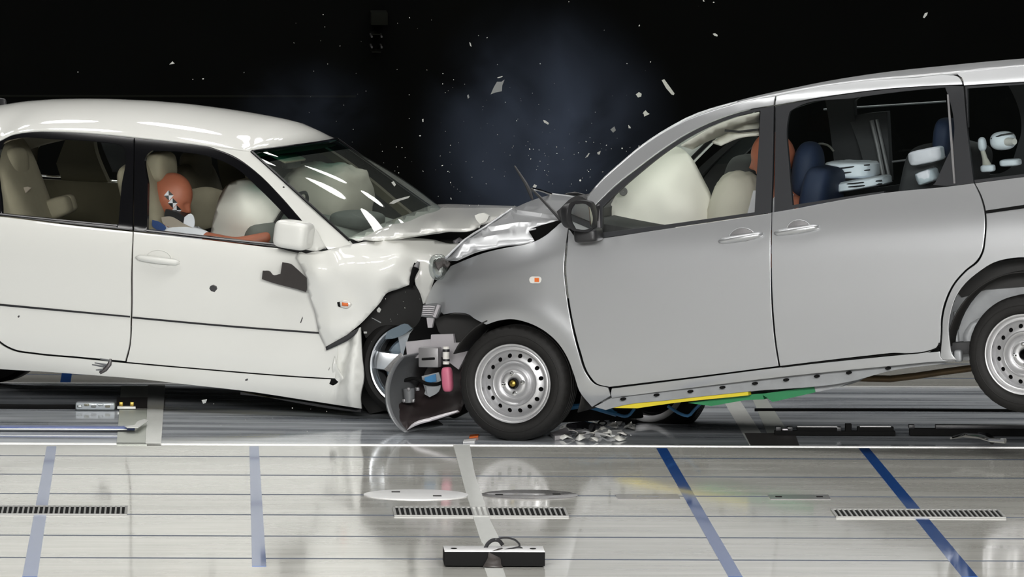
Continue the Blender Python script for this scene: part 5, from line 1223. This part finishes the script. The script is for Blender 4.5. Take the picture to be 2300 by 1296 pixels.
# left end of the pit: cover plates, tape and rods
tag(flat('pit_plate', K([(272, 868), (334, 868), (330, 1000), (262, 1000)]), M['greenplate'], h=.004), 'grey-green cover plate lying across the glass left of the white tape', 'plate')
tag(flat('pit_plate', K([(262, 895), (371, 895), (369, 920), (262, 920)]), M['darkplastic'], z0=.0042, h=.002), 'dark band lying across the grey-green plate', 'plate')
tag(flat('pit_tape', K([(333, 866), (371, 866), (362, 999), (327, 999)]), M['whitetape'], z0=.0064, h=.002), 'white tape crossing the glass floor under the sedan', 'tape')
def rod(name, pts, r, mat, lb, cat='rod', n=8):
    P = [floor_pt(*p) for p in pts]; c = P[0]; o = tube(name, [np.array((*(p[:2] - c[:2]), 0)) for p in P], r, mat, None, n)
    o.location = (c[0], c[1], r + .001); return tag(o, lb, cat)
rod('cable', [(-40, 918), (80, 919), (170, 919)], .012, M['gap'], 'thin dark cable running on the glass to the wrapped connector', 'cable')
c = floor_pt(214, 921); cn = empty('cable_connector', 'clear wrapped cable connector on the glass floor at the left', 'connector', None, Matrix.Translation(c))
box('connector_body', (0, 0, .022), (.20, .08, .036), M['cloth_white'], cn, bevel=.008)
box('connector_wrap', (.0, -.03, .022), (.206, .04, .042), M['clearplastic'], cn, bevel=.008)
for k in range(5): box('connector_pin', (-.08 + k * .036, -.043, .022 + (k % 2) * .008), (.026, .006, .012), [M['chrome'], M['beige'], M['grey_metal']][k % 3], cn)
c = floor_pt(284, 921); cl = empty('cable_clamp', 'brass cable clamp beside the wrapped connector', 'clamp', None, Matrix.Translation(c))
box('clamp_base', (0, 0, .0135), (.096, .06, .014), M['whitetape'], cl)
for k in (-1, 1): box('clamp_jaw', (k * .028, 0, .032), (.022, .03, .022), M['brass'], cl)
br = empty('blue_rail', 'blue rail lying on the glass floor near the left edge', 'rail', None, Matrix.Translation(floor_pt(130, 971)))
L0, L1 = floor_pt(-40, 971)[0] - floor_pt(130, 971)[0], floor_pt(303, 972)[0] - floor_pt(130, 971)[0]
box('rail_bar', ((L0 + L1) / 2, .05, .018), (L1 - L0, .09, .016), M['bluerod'], br)
box('rail_edge', ((L0 + L1) / 2 - .02, -.003, .016), (L1 - L0 - .04, .012, .006), M['whitetape'], br, bevel=.001)
flat_tab = tag(flat('tape_tab', K([(280, 972), (303, 969), (307, 962), (324, 955), (333, 959), (318, 969), (310, 975), (285, 975)]), M['whitetape'], z0=.030, h=.003), 'folded white tape tab at the end of the blue rail', 'tape')
# right end of the pit: tape and camera track
tag(flat('pit_tape', K([(1624, 899), (1662, 900), (1727, 1000), (1683, 1000)]), M['whitetape'], h=.002), 'broad white tape slanting across the glass under the minivan', 'tape')
tag(flat('pit_tape', K([(1690, 896), (1722, 896), (1790, 1002), (1735, 1002)]), M['paletape'], h=.002), 'translucent tape slanting beside the broad white tape', 'tape')
tag(flat('pit_plate', K([(1672, 974), (1785, 974), (1795, 1002), (1686, 1002)]), M['darkplastic'], z0=.0022, h=.0015), 'dark strip crossing both slanting tapes at the pit edge', 'plate')
rod('cable', [(1695, 924), (2000, 924), (2320, 926)], .008, M['gap'], 'thin dark cable on the glass below the minivan sill', 'cable')
t1 = floor_pt(1880, 979); tr = empty('camera_track', 'black equipment track on the glass left of the rear wheel', 'track', None, Matrix.Translation(t1))
px2 = lambda x, y=979: (floor_pt(x, y)[0] - t1[0])
def seg(x0, x1, z0, z1, mat, nm, p, dy=0., d=.05): return box(nm, ((px2(x0) + px2(x1)) / 2, dy, (z0 + z1) / 2), (px2(x1) - px2(x0), d, z1 - z0), mat, p, bevel=.002)
seg(1740, 2010, .004, .026, M['gap'], 'track_base', tr)
seg(1790, 1880, .026, .045, M['gap'], 'track_rail', tr); seg(1790, 1880, .045, .049, M['whiteplate'], 'rail_highlight', tr)  # white strips are the black rails' top highlight put into colour
seg(1925, 2006, .026, .047, M['gap'], 'track_rail', tr); seg(1930, 2000, .047, .051, M['whiteplate'], 'rail_highlight', tr)
for x in (1742, 1768, 1877): seg(x, x + 12, .026, .046, M['black'], 'track_stop', tr)
seg(1898, 1912, .026, .062, M['gap'], 'track_clamp', tr); seg(1757, 1776, .028, .036, M['pale_metal'], 'track_plate', tr)
t1 = floor_pt(2200, 980); tr2 = empty('camera_track', 'black equipment track with a bent arm below the rear wheel', 'track', None, Matrix.Translation(t1))
seg(2042, 2420, .004, .040, M['gap'], 'track_base', tr2); seg(2100, 2330, .040, .058, M['black'], 'track_rail', tr2)
seg(2040, 2053, .040, .058, M['black'], 'track_clamp', tr2)
o0 = t1.copy()
tube('track_arm', [floor_pt(x, y, .09) - o0 for x, y in ((2136, 984), (2165, 977), (2200, 980), (2225, 988), (2258, 990))], [.006, .012, .012, .011, .014], M['chrome'], tr2)
tube('track_hook', [floor_pt(x, y, .06) - o0 for x, y in ((2196, 978), (2216, 978), (2228, 985), (2228, 992))], .014, M['gloss_black'], tr2)
# wreckage lying by the minivan's front wheel
def shard(name, pts, Y, mat, lb, cat, group=None, th=.012, tilt=0.):
    q = [at_depth(p[0], p[1], Y + tilt * (p[1] - pts[0][1])) for p in pts]; c = sum(q) / len(q)
    n = len(q); dv = np.array([.15, 1, .1]) * th
    v = [a - c for a in q] + [a - c + dv for a in q]
    bm = bmesh.new(); vs = [bm.verts.new(a) for a in v]
    bm.faces.new(vs[:n]); bm.faces.new(vs[n:][::-1])
    for i in range(n): bm.faces.new((vs[i], vs[(i + 1) % n], vs[n + (i + 1) % n], vs[n + i]))
    o = bm_obj(name, bm, mat, None, angle=20); o.location = c
    return tag(o, lb, cat, group)
def lying(name, pts, mat, lb, cat, h=.01, z0=.001, group=None):
    q = [floor_pt(*p) for p in pts]; c = sum(q) / len(q)
    if area2([(a[0], a[1]) for a in q]) < 0: q = q[::-1]
    n = len(q); bm = bmesh.new(); r_ = random.Random(int(abs(c[0]) * 1e4))
    b_ = [bm.verts.new((a[0] - c[0], a[1] - c[1], 0)) for a in q]; t_ = [bm.verts.new((a[0] - c[0], a[1] - c[1], h * r_.uniform(.5, 1.6))) for a in q]
    bm.faces.new(b_[::-1]); bmesh.ops.triangulate(bm, faces=[bm.faces.new(t_)])
    for i in range(n): bm.faces.new((b_[i], b_[(i + 1) % n], t_[(i + 1) % n], t_[i]))
    o = bm_obj(name, bm, mat, None, angle=15); o.location = (c[0], c[1], z0); return tag(o, lb, cat, group)
for pts, mt, lb, h in (([(1258, 964), (1280, 961), (1276, 970), (1256, 972)], 'whiteplate', 'pale broken panel piece lying just right of the front wheel', .02),
                      ([(1340, 972), (1398, 974), (1382, 984), (1336, 981)], 'whiteplate', 'long grey-white shard lying near the pit edge below the blue hose', .015),
                      ([(1374, 954), (1398, 950), (1394, 957), (1378, 962)], 'whiteplate', 'small bright shard lying right of the torn black bracket', .012),
                      ([(1404, 948), (1428, 947), (1428, 953), (1404, 954)], 'darkplastic', 'flat black strip lying on the glass beneath the minivan sill', .02),
                      ([(1290, 970), (1325, 967), (1332, 974), (1296, 979)], 'whiteplate', 'long white shard lying on the glass in front of the torn bracket', .012),
                      ([(1236, 979), (1272, 975), (1284, 983), (1246, 990)], 'pale_metal', 'crumpled grey shard lying at the foot of the front tyre', .02),
                      ([(1042, 990), (1070, 988), (1066, 995), (1040, 996)], 'whiteplate', 'pale shard lying left of the front tyre', .006),
                      ([(1056, 979), (1076, 977), (1074, 983), (1054, 985)], 'amber', 'small orange lens piece left of the front tyre', .006)):
    lying('wreck_shard', pts, M[mt], lb, 'shard', h * 1.1)
ax_ = floor_pt(1310, 952); dp = empty('torn_bracket', 'black torn bracket with a ring on the glass right of the front wheel', 'bracket', None, Matrix.Translation(ax_))
tube('bracket_bar', [floor_pt(x, y, .075) - ax_ for x, y in ((1276, 956), (1292, 958), (1312, 955), (1330, 960), (1342, 958))], [.012, .02, .022, .025, .014], M['gloss_black'], dp)
tube('bracket_ring', [floor_pt(1353 + 9 * math.cos(a), 951 + 5 * math.sin(a), .06) - ax_ for a in np.linspace(0, 2 * PI, 17)], .005, M['gloss_black'], dp)
tube('bracket_foot', [floor_pt(x, y, .03) - ax_ for x, y in ((1283, 958), (1284, 962))] + [floor_pt(1284, 958) - ax_ + np.array([0, 0, .004])], .008, M['gloss_black'], dp)
r2 = random.Random(11)
for k in range(22):
    px, py = r2.uniform(1268, 1420), r2.uniform(960, 992); c = floor_pt(px, py); n = r2.choice((4, 5, 6)); V_, F_ = [], []
    for i in range(n):
        a = 2 * PI * i / n + r2.uniform(-.3, .3); q = r2.uniform(.015, .045); V_.append((q * math.cos(a), 2.2 * q * math.sin(a), r2.uniform(.0, .028)))
    zl = min(v[2] for v in V_); V_ = [(x, y, z - zl) for x, y, z in V_]; V_.append((0, 0, r2.uniform(.015, .035)))
    o = mesh_obj('glass_splinter', V_, [(i, (i + 1) % n, n) for i in range(n)], M['flake'] if k % 3 else M['lens'], None, angle=10); o.location = (c[0], c[1], .002)
    md = o.modifiers.new('thickness', 'SOLIDIFY'); md.thickness = .003; md.offset = 1
    tag(o, 'bright broken splinter lying on the glass floor right of the minivan front tyre', 'splinter', 'splinters strewn by the front tyre')
# ------------------------------------------------------------------ pieces in the air
def flake(name, pts, Y, mat, lb, cat='fragment', group=None, th=.004, tilt=.004): return shard(name, pts, Y, M[mat], lb, cat, group, th, tilt)
flake('panel_fragment', [(1102, 212), (1109, 196), (1116, 184), (1126, 184), (1133, 179), (1128, 192), (1127, 205), (1112, 208)], 1.2, 'greyflake', 'large ragged grey fragment flying high in the smoke')
flake('panel_fragment', [(1117, 174), (1129, 171), (1128, 173), (1118, 176)], 1.2, 'flake', 'thin pale sliver flying just above the ragged grey fragment')
flake('strip_fragment', [(1486, 180), (1492, 178), (1503, 193), (1515, 210), (1513, 214), (1508, 212), (1496, 198)], .9, 'lens', 'long pale bent strip flying left of the minivan roof')
flake('panel_fragment', [(1428, 212), (1435, 207), (1441, 211), (1440, 217), (1433, 219)], .9, 'flake', 'pale square fragment flying left of the bent strip')
flake('panel_fragment', [(1445, 252), (1450, 248), (1454, 253), (1459, 256), (1447, 262)], .9, 'flake', 'pale triangular fragment flying below the square fragment')
flake('panel_fragment', [(1371, 291), (1380, 284), (1383, 293), (1377, 298)], 1.1, 'greyflake', 'grey wedge-shaped fragment flying in front of the smoke near the minivan pillar')
flake('panel_fragment', [(1411, 281), (1415, 284), (1417, 288), (1412, 288)], 1.1, 'flake', 'small bright fragment flying right of the grey wedge')
flake('panel_fragment', [(1220, 270), (1225, 271), (1233, 277), (1231, 280), (1222, 275)], 1.2, 'flake', 'pale oblong fragment flying in the middle of the smoke')
flake('panel_fragment', [(380, 145), (387, 138), (392, 143)], 1.6, 'flake', 'pale triangular flake flying above the white sedan roof')
flake('panel_fragment', [(2073, 39), (2077, 30), (2084, 28), (2082, 34), (2076, 41)], .8, 'flake', 'curled white flake flying high above the minivan')
flake('panel_fragment', [(1601, 76), (1606, 75), (1612, 79), (1611, 82), (1604, 80)], .8, 'flake', 'curved white flake flying above the minivan windscreen')
flake('panel_fragment', [(1314, 355), (1320, 352), (1325, 344), (1320, 347)][::-1], 1.1, 'flake', 'twisted flake flying in the lower right of the smoke')
flake('panel_fragment', [(1054, 95), (1057, 97), (1059, 105), (1056, 103)], 1.2, 'flake', 'curved sliver flying at the upper left of the smoke')
flake('panel_fragment', [(1341, 343), (1349, 339), (1347, 347), (1343, 347)], 1.1, 'flake', 'small pale wedge flying close to the minivan pillar')
flake('panel_fragment', [(1196, 420), (1200, 414), (1206, 417), (1203, 422)], .8, 'flake', 'round white fragment flying beside the torn wiper')
flake('panel_fragment', [(1049, 215), (1052, 212), (1054, 219), (1051, 222)], 1.2, 'greyflake', 'grey-blue sliver flying left of the ragged grey fragment')
flake('panel_fragment', [(948, 268), (951, 267), (951, 274), (949, 274)], 1.3, 'flake', 'narrow pale sliver flying above the sedan bonnet')
flake('strip_fragment', [(874, 457), (884, 450), (905, 444), (921, 440), (917, 445), (898, 451), (884, 458)], .9, 'flake', 'long white sliver flying in front of the sedan windscreen')
flake('panel_fragment', [(879, 410), (884, 407), (889, 415), (886, 419)], .9, 'flake', 'pale chip flying at the sedan windscreen edge')
flake('panel_fragment', [(453, 899), (465, 897), (462, 905), (456, 907)], .8, 'flake', 'white chip flying low under the sedan sill')
flake('plug_fragment', [(472, 643), (478, 641), (485, 644), (487, 650), (482, 656), (474, 654), (470, 648)], .7, 'darkflake', 'round black plug flying in front of the sedan front door', th=.02)
flake('plug_fragment', [(39, 711), (43, 708), (44, 712), (41, 714)], .9, 'darkflake', 'tiny black chip flying by the sedan rear door')
flake('plug_fragment', [(550, 853), (556, 850), (557, 854), (552, 856)], .9, 'darkflake', 'tiny black chip flying by the sedan sill')
flake('sliver_fragment', [(674, 725), (679, 711), (680, 715), (676, 726)], .9, 'darkflake', 'thin grey sliver flying in front of the sedan door beside the wing')
flake('panel_fragment', [(846, 696), (851, 690), (856, 695), (853, 702), (848, 701)], .6, 'flake', 'white chip flying in the dark wheel arch of the sedan')
flake('strip_fragment', [(834, 714), (836, 714), (856, 724), (855, 726)], .6, 'greyflake', 'thin grey stick flying in the sedan wheel arch')
flake('panel_fragment', [(817, 745), (824, 745), (824, 749), (817, 749)], .6, 'flake', 'small white oblong flying beside the sedan front tyre')
fr = empty('clip_fragment', 'dark ribbed plastic clip flying by the sedan sill', 'fragment', None, Matrix.Translation(at_depth(233, 822, .8)))
o0 = at_depth(233, 822, .8); ap = lambda x, y, d=0.: at_depth(x, y, .8 + d) - o0
tube('clip_bar', [ap(249, 806), ap(246, 818), ap(236, 830), ap(224, 838)], [.006, .012, .012, .008], M['darkflake'], fr)
for a_, b_ in (((246, 810), (225, 806)), ((241, 820), (213, 815)), ((236, 824), (207, 819)), ((231, 830), (216, 831))): tube('clip_rib', [ap(*a_), ap(*b_, -.03)], [.006, .003], M['greyplastic'], fr)
# the fine spray of bits
r_ = random.Random(3); protos = []
def bit_mesh(k):
    bm = bmesh.new(); n = r_.choice((3, 4, 5)); a0 = r_.random() * 6; v = []
    for i in range(n):
        a = a0 + 2 * PI * i / n; q = r_.uniform(.5, 1.2); v.append((q * math.cos(a), r_.uniform(-.2, .2), q * math.sin(a) * r_.uniform(.4, 1)))
    vs = [bm.verts.new(p) for p in v] + [bm.verts.new((p[0], p[1] + .4, p[2])) for p in v]
    bm.faces.new(vs[:n]); bm.faces.new(vs[n:][::-1])
    for i in range(n): bm.faces.new((vs[i], vs[(i + 1) % n], vs[n + (i + 1) % n], vs[n + i]))
    bmesh.ops.recalc_face_normals(bm, faces=bm.faces[:]); me = bpy.data.meshes.new('debris_speck'); bm.to_mesh(me); bm.free(); me.materials.append(M['flake']); return me
protos = [bit_mesh(k) for k in range(10)]
def speck(px, py, Y, s):
    o = bpy.data.objects.new('debris_speck', r_.choice(protos)); COL.objects.link(o); o.location = at_depth(px, py, Y)
    o.scale = (s * r_.uniform(.6, 1.5), s, s * r_.uniform(.6, 1.6)); o.rotation_euler = (r_.uniform(-.5, .5), r_.uniform(0, 6), r_.uniform(-.5, .5))
    return tag(o, 'tiny pale speck of debris flying against the dark hall', 'speck', 'flying specks of debris')
for px, py, s in ((726, 33, 1.6), (920, 40, 1.9), (893, 52, 1.2), (1094, 85, 1.7), (1357, 68, 1.6), (1436, 58, 2), (1408, 143, 2), (1461, 139, 1.4), (1278, 4, 1.5), (1580, 2, 1.8), (1603, 5, 1.6), (175, 162, 1.8), (433, 178, 1.4), (456, 177, 1.9), (548, 163, 1.3), (764, 103, 1.5),
                  (892, 156, 1.5), (772, 236, 1.5), (943, 305, 1.5), (1213, 362, 1.8), (1012, 410, 2.2), (1060, 398, 1.8), (1110, 380, 1.6), (1322, 345, 2), (1316, 318, 1.6), (1325, 309, 1.6), (1299, 343, 2), (1362, 326, 1.8), (1373, 334, 1.6), (1397, 333, 1.8), (1415, 331, 1.6), (1435, 328, 2), (1407, 340, 1.4), (1250, 330, 1.6),
                  (1190, 335, 1.5), (1198, 335, 1.6), (1192, 357, 1.6), (1322, 385, 2), (1354, 386, 1.5), (1303, 405, 2.2), (1308, 400, 1.4), (1241, 413, 1.5), (1317, 427, 1.6), (1006, 385, 2), (993, 372, 2), (1013, 446, 2.2), (945, 305, 1.4), (1000, 208, 1.2), (995, 165, 1.4), (890, 330, 1.4), (903, 332, 1.4)):
    speck(px, py, r_.uniform(.3, 1.6), s * .0021)
for k in range(170):
    if k < 110: px, py = r_.gauss(1180, 130), 470 - abs(r_.gauss(0, 150))
    elif k < 140: px, py = r_.uniform(660, 1100), r_.uniform(20, 450)
    elif k < 155: px, py = r_.uniform(380, 950), r_.uniform(870, 985)
    else: px, py = r_.uniform(810, 950), r_.uniform(650, 790)
    if py < 460:
        # keep clear of the cars' outlines
        lim = np.interp(px, [560, 700, 960, 1100, 1160, 1200, 1310, 1400, 1500, 1600], [235, 280, 450, 450, 365, 410, 430, 345, 275, 225])
        if py > lim - 6: py = lim - 6 - r_.uniform(0, 200)
        speck(px, py, r_.uniform(.5, 2.0), r_.uniform(.0012, .0026))
    else:
        speck(px, py, r_.uniform(-.1, .5) if px < 800 or py > 800 else .55, r_.uniform(.0012, .0026))
# ------------------------------------------------------------------ dim fittings on the far wall
wbx = at_depth(853, 62, 14.6); wb_ = empty('wall_unit', 'faint dark box with four studs on the black back wall', 'fixture', None, Matrix.Translation(wbx))
L = lambda x, y: at_depth(x, y, 14.6) - wbx
box('unit_box', L(852, 42) + np.array([0, .2, 0]), (.11, .5, .08), M['wallbox'], wb_)
for x in (835, 857):
    for y in (82, 106): box('unit_stud', L(x, y) + np.array([0, .2, 0]), (.012, .5, .012), M['walldot'], wb_, bevel=.002)
for y in (77, 117): box('unit_bar', L(845, y) + np.array([0, .22, 0]), (.06, .5, .006), M['wallbox'], wb_, bevel=.001)
a, b = at_depth(-60, 216, 14.9), at_depth(800, 217, 14.9)
tag(tube('wall_conduit', [a - a, b - a], .008, M['wallbox']), 'thin horizontal conduit on the black wall behind the sedan', 'conduit').location = a
# ------------------------------------------------------------------ smoke drifting up behind the collision
sm = bpy.data.materials.new('smoke'); sm.use_nodes = True; nt = sm.node_tree; nt.nodes.clear(); N = nt.nodes.new; Lk = nt.links
out = N('ShaderNodeOutputMaterial'); pv = N('ShaderNodeVolumePrincipled'); pv.inputs['Color'].default_value = (.50, .63, .92, 1); pv.inputs['Anisotropy'].default_value = .1
Lk.new(pv.outputs[0], out.inputs['Volume'])
tc = N('ShaderNodeTexCoord'); nz = N('ShaderNodeTexNoise'); nz.inputs['Scale'].default_value = 1.5; nz.inputs['Detail'].default_value = 4; nz.inputs['Roughness'].default_value = .55; nz.inputs['Distortion'].default_value = .6
Lk.new(tc.outputs['Object'], nz.inputs['Vector'])
mr = N('ShaderNodeMapRange'); mr.inputs['From Min'].default_value = .38; mr.inputs['From Max'].default_value = .74; Lk.new(nz.outputs['Fac'], mr.inputs[0])
ln = N('ShaderNodeVectorMath'); ln.operation = 'LENGTH'; Lk.new(tc.outputs['Object'], ln.inputs[0])
fo_ = N('ShaderNodeMapRange'); fo_.interpolation_type = 'SMOOTHSTEP'; fo_.inputs['From Min'].default_value = 1.0; fo_.inputs['From Max'].default_value = .15; Lk.new(ln.outputs['Value'], fo_.inputs[0])
mu = N('ShaderNodeMath'); mu.operation = 'MULTIPLY'; Lk.new(mr.outputs[0], mu.inputs[0]); Lk.new(fo_.outputs[0], mu.inputs[1])
m2 = N('ShaderNodeMath'); m2.operation = 'MULTIPLY'; m2.inputs[1].default_value = .75; Lk.new(mu.outputs[0], m2.inputs[0]); Lk.new(m2.outputs[0], pv.inputs['Density'])
V_, F_ = super_blob((0, 0, 0), (1, 1, 1), 1, 1, nu=32, nv=20)
for (px, py, Y), sc, lb in (((1225, 310, 4.6), (.80, .6, .86), 'bluish smoke cloud rising behind the colliding noses'), ((690, 250, 4.6), (.5, .4, .36), 'faint thin smoke above the sedan windscreen')):
    if sc[2] < .5:
        sm = sm.copy(); [n for n in sm.node_tree.nodes if n.type == 'MATH' and not n.inputs[1].is_linked][0].inputs[1].default_value = .22
    o = mesh_obj('smoke_cloud', V_, F_, sm, None); o.location = at_depth(px, py, Y); o.scale = sc
    tag(o, lb, 'smoke', None, 'stuff')
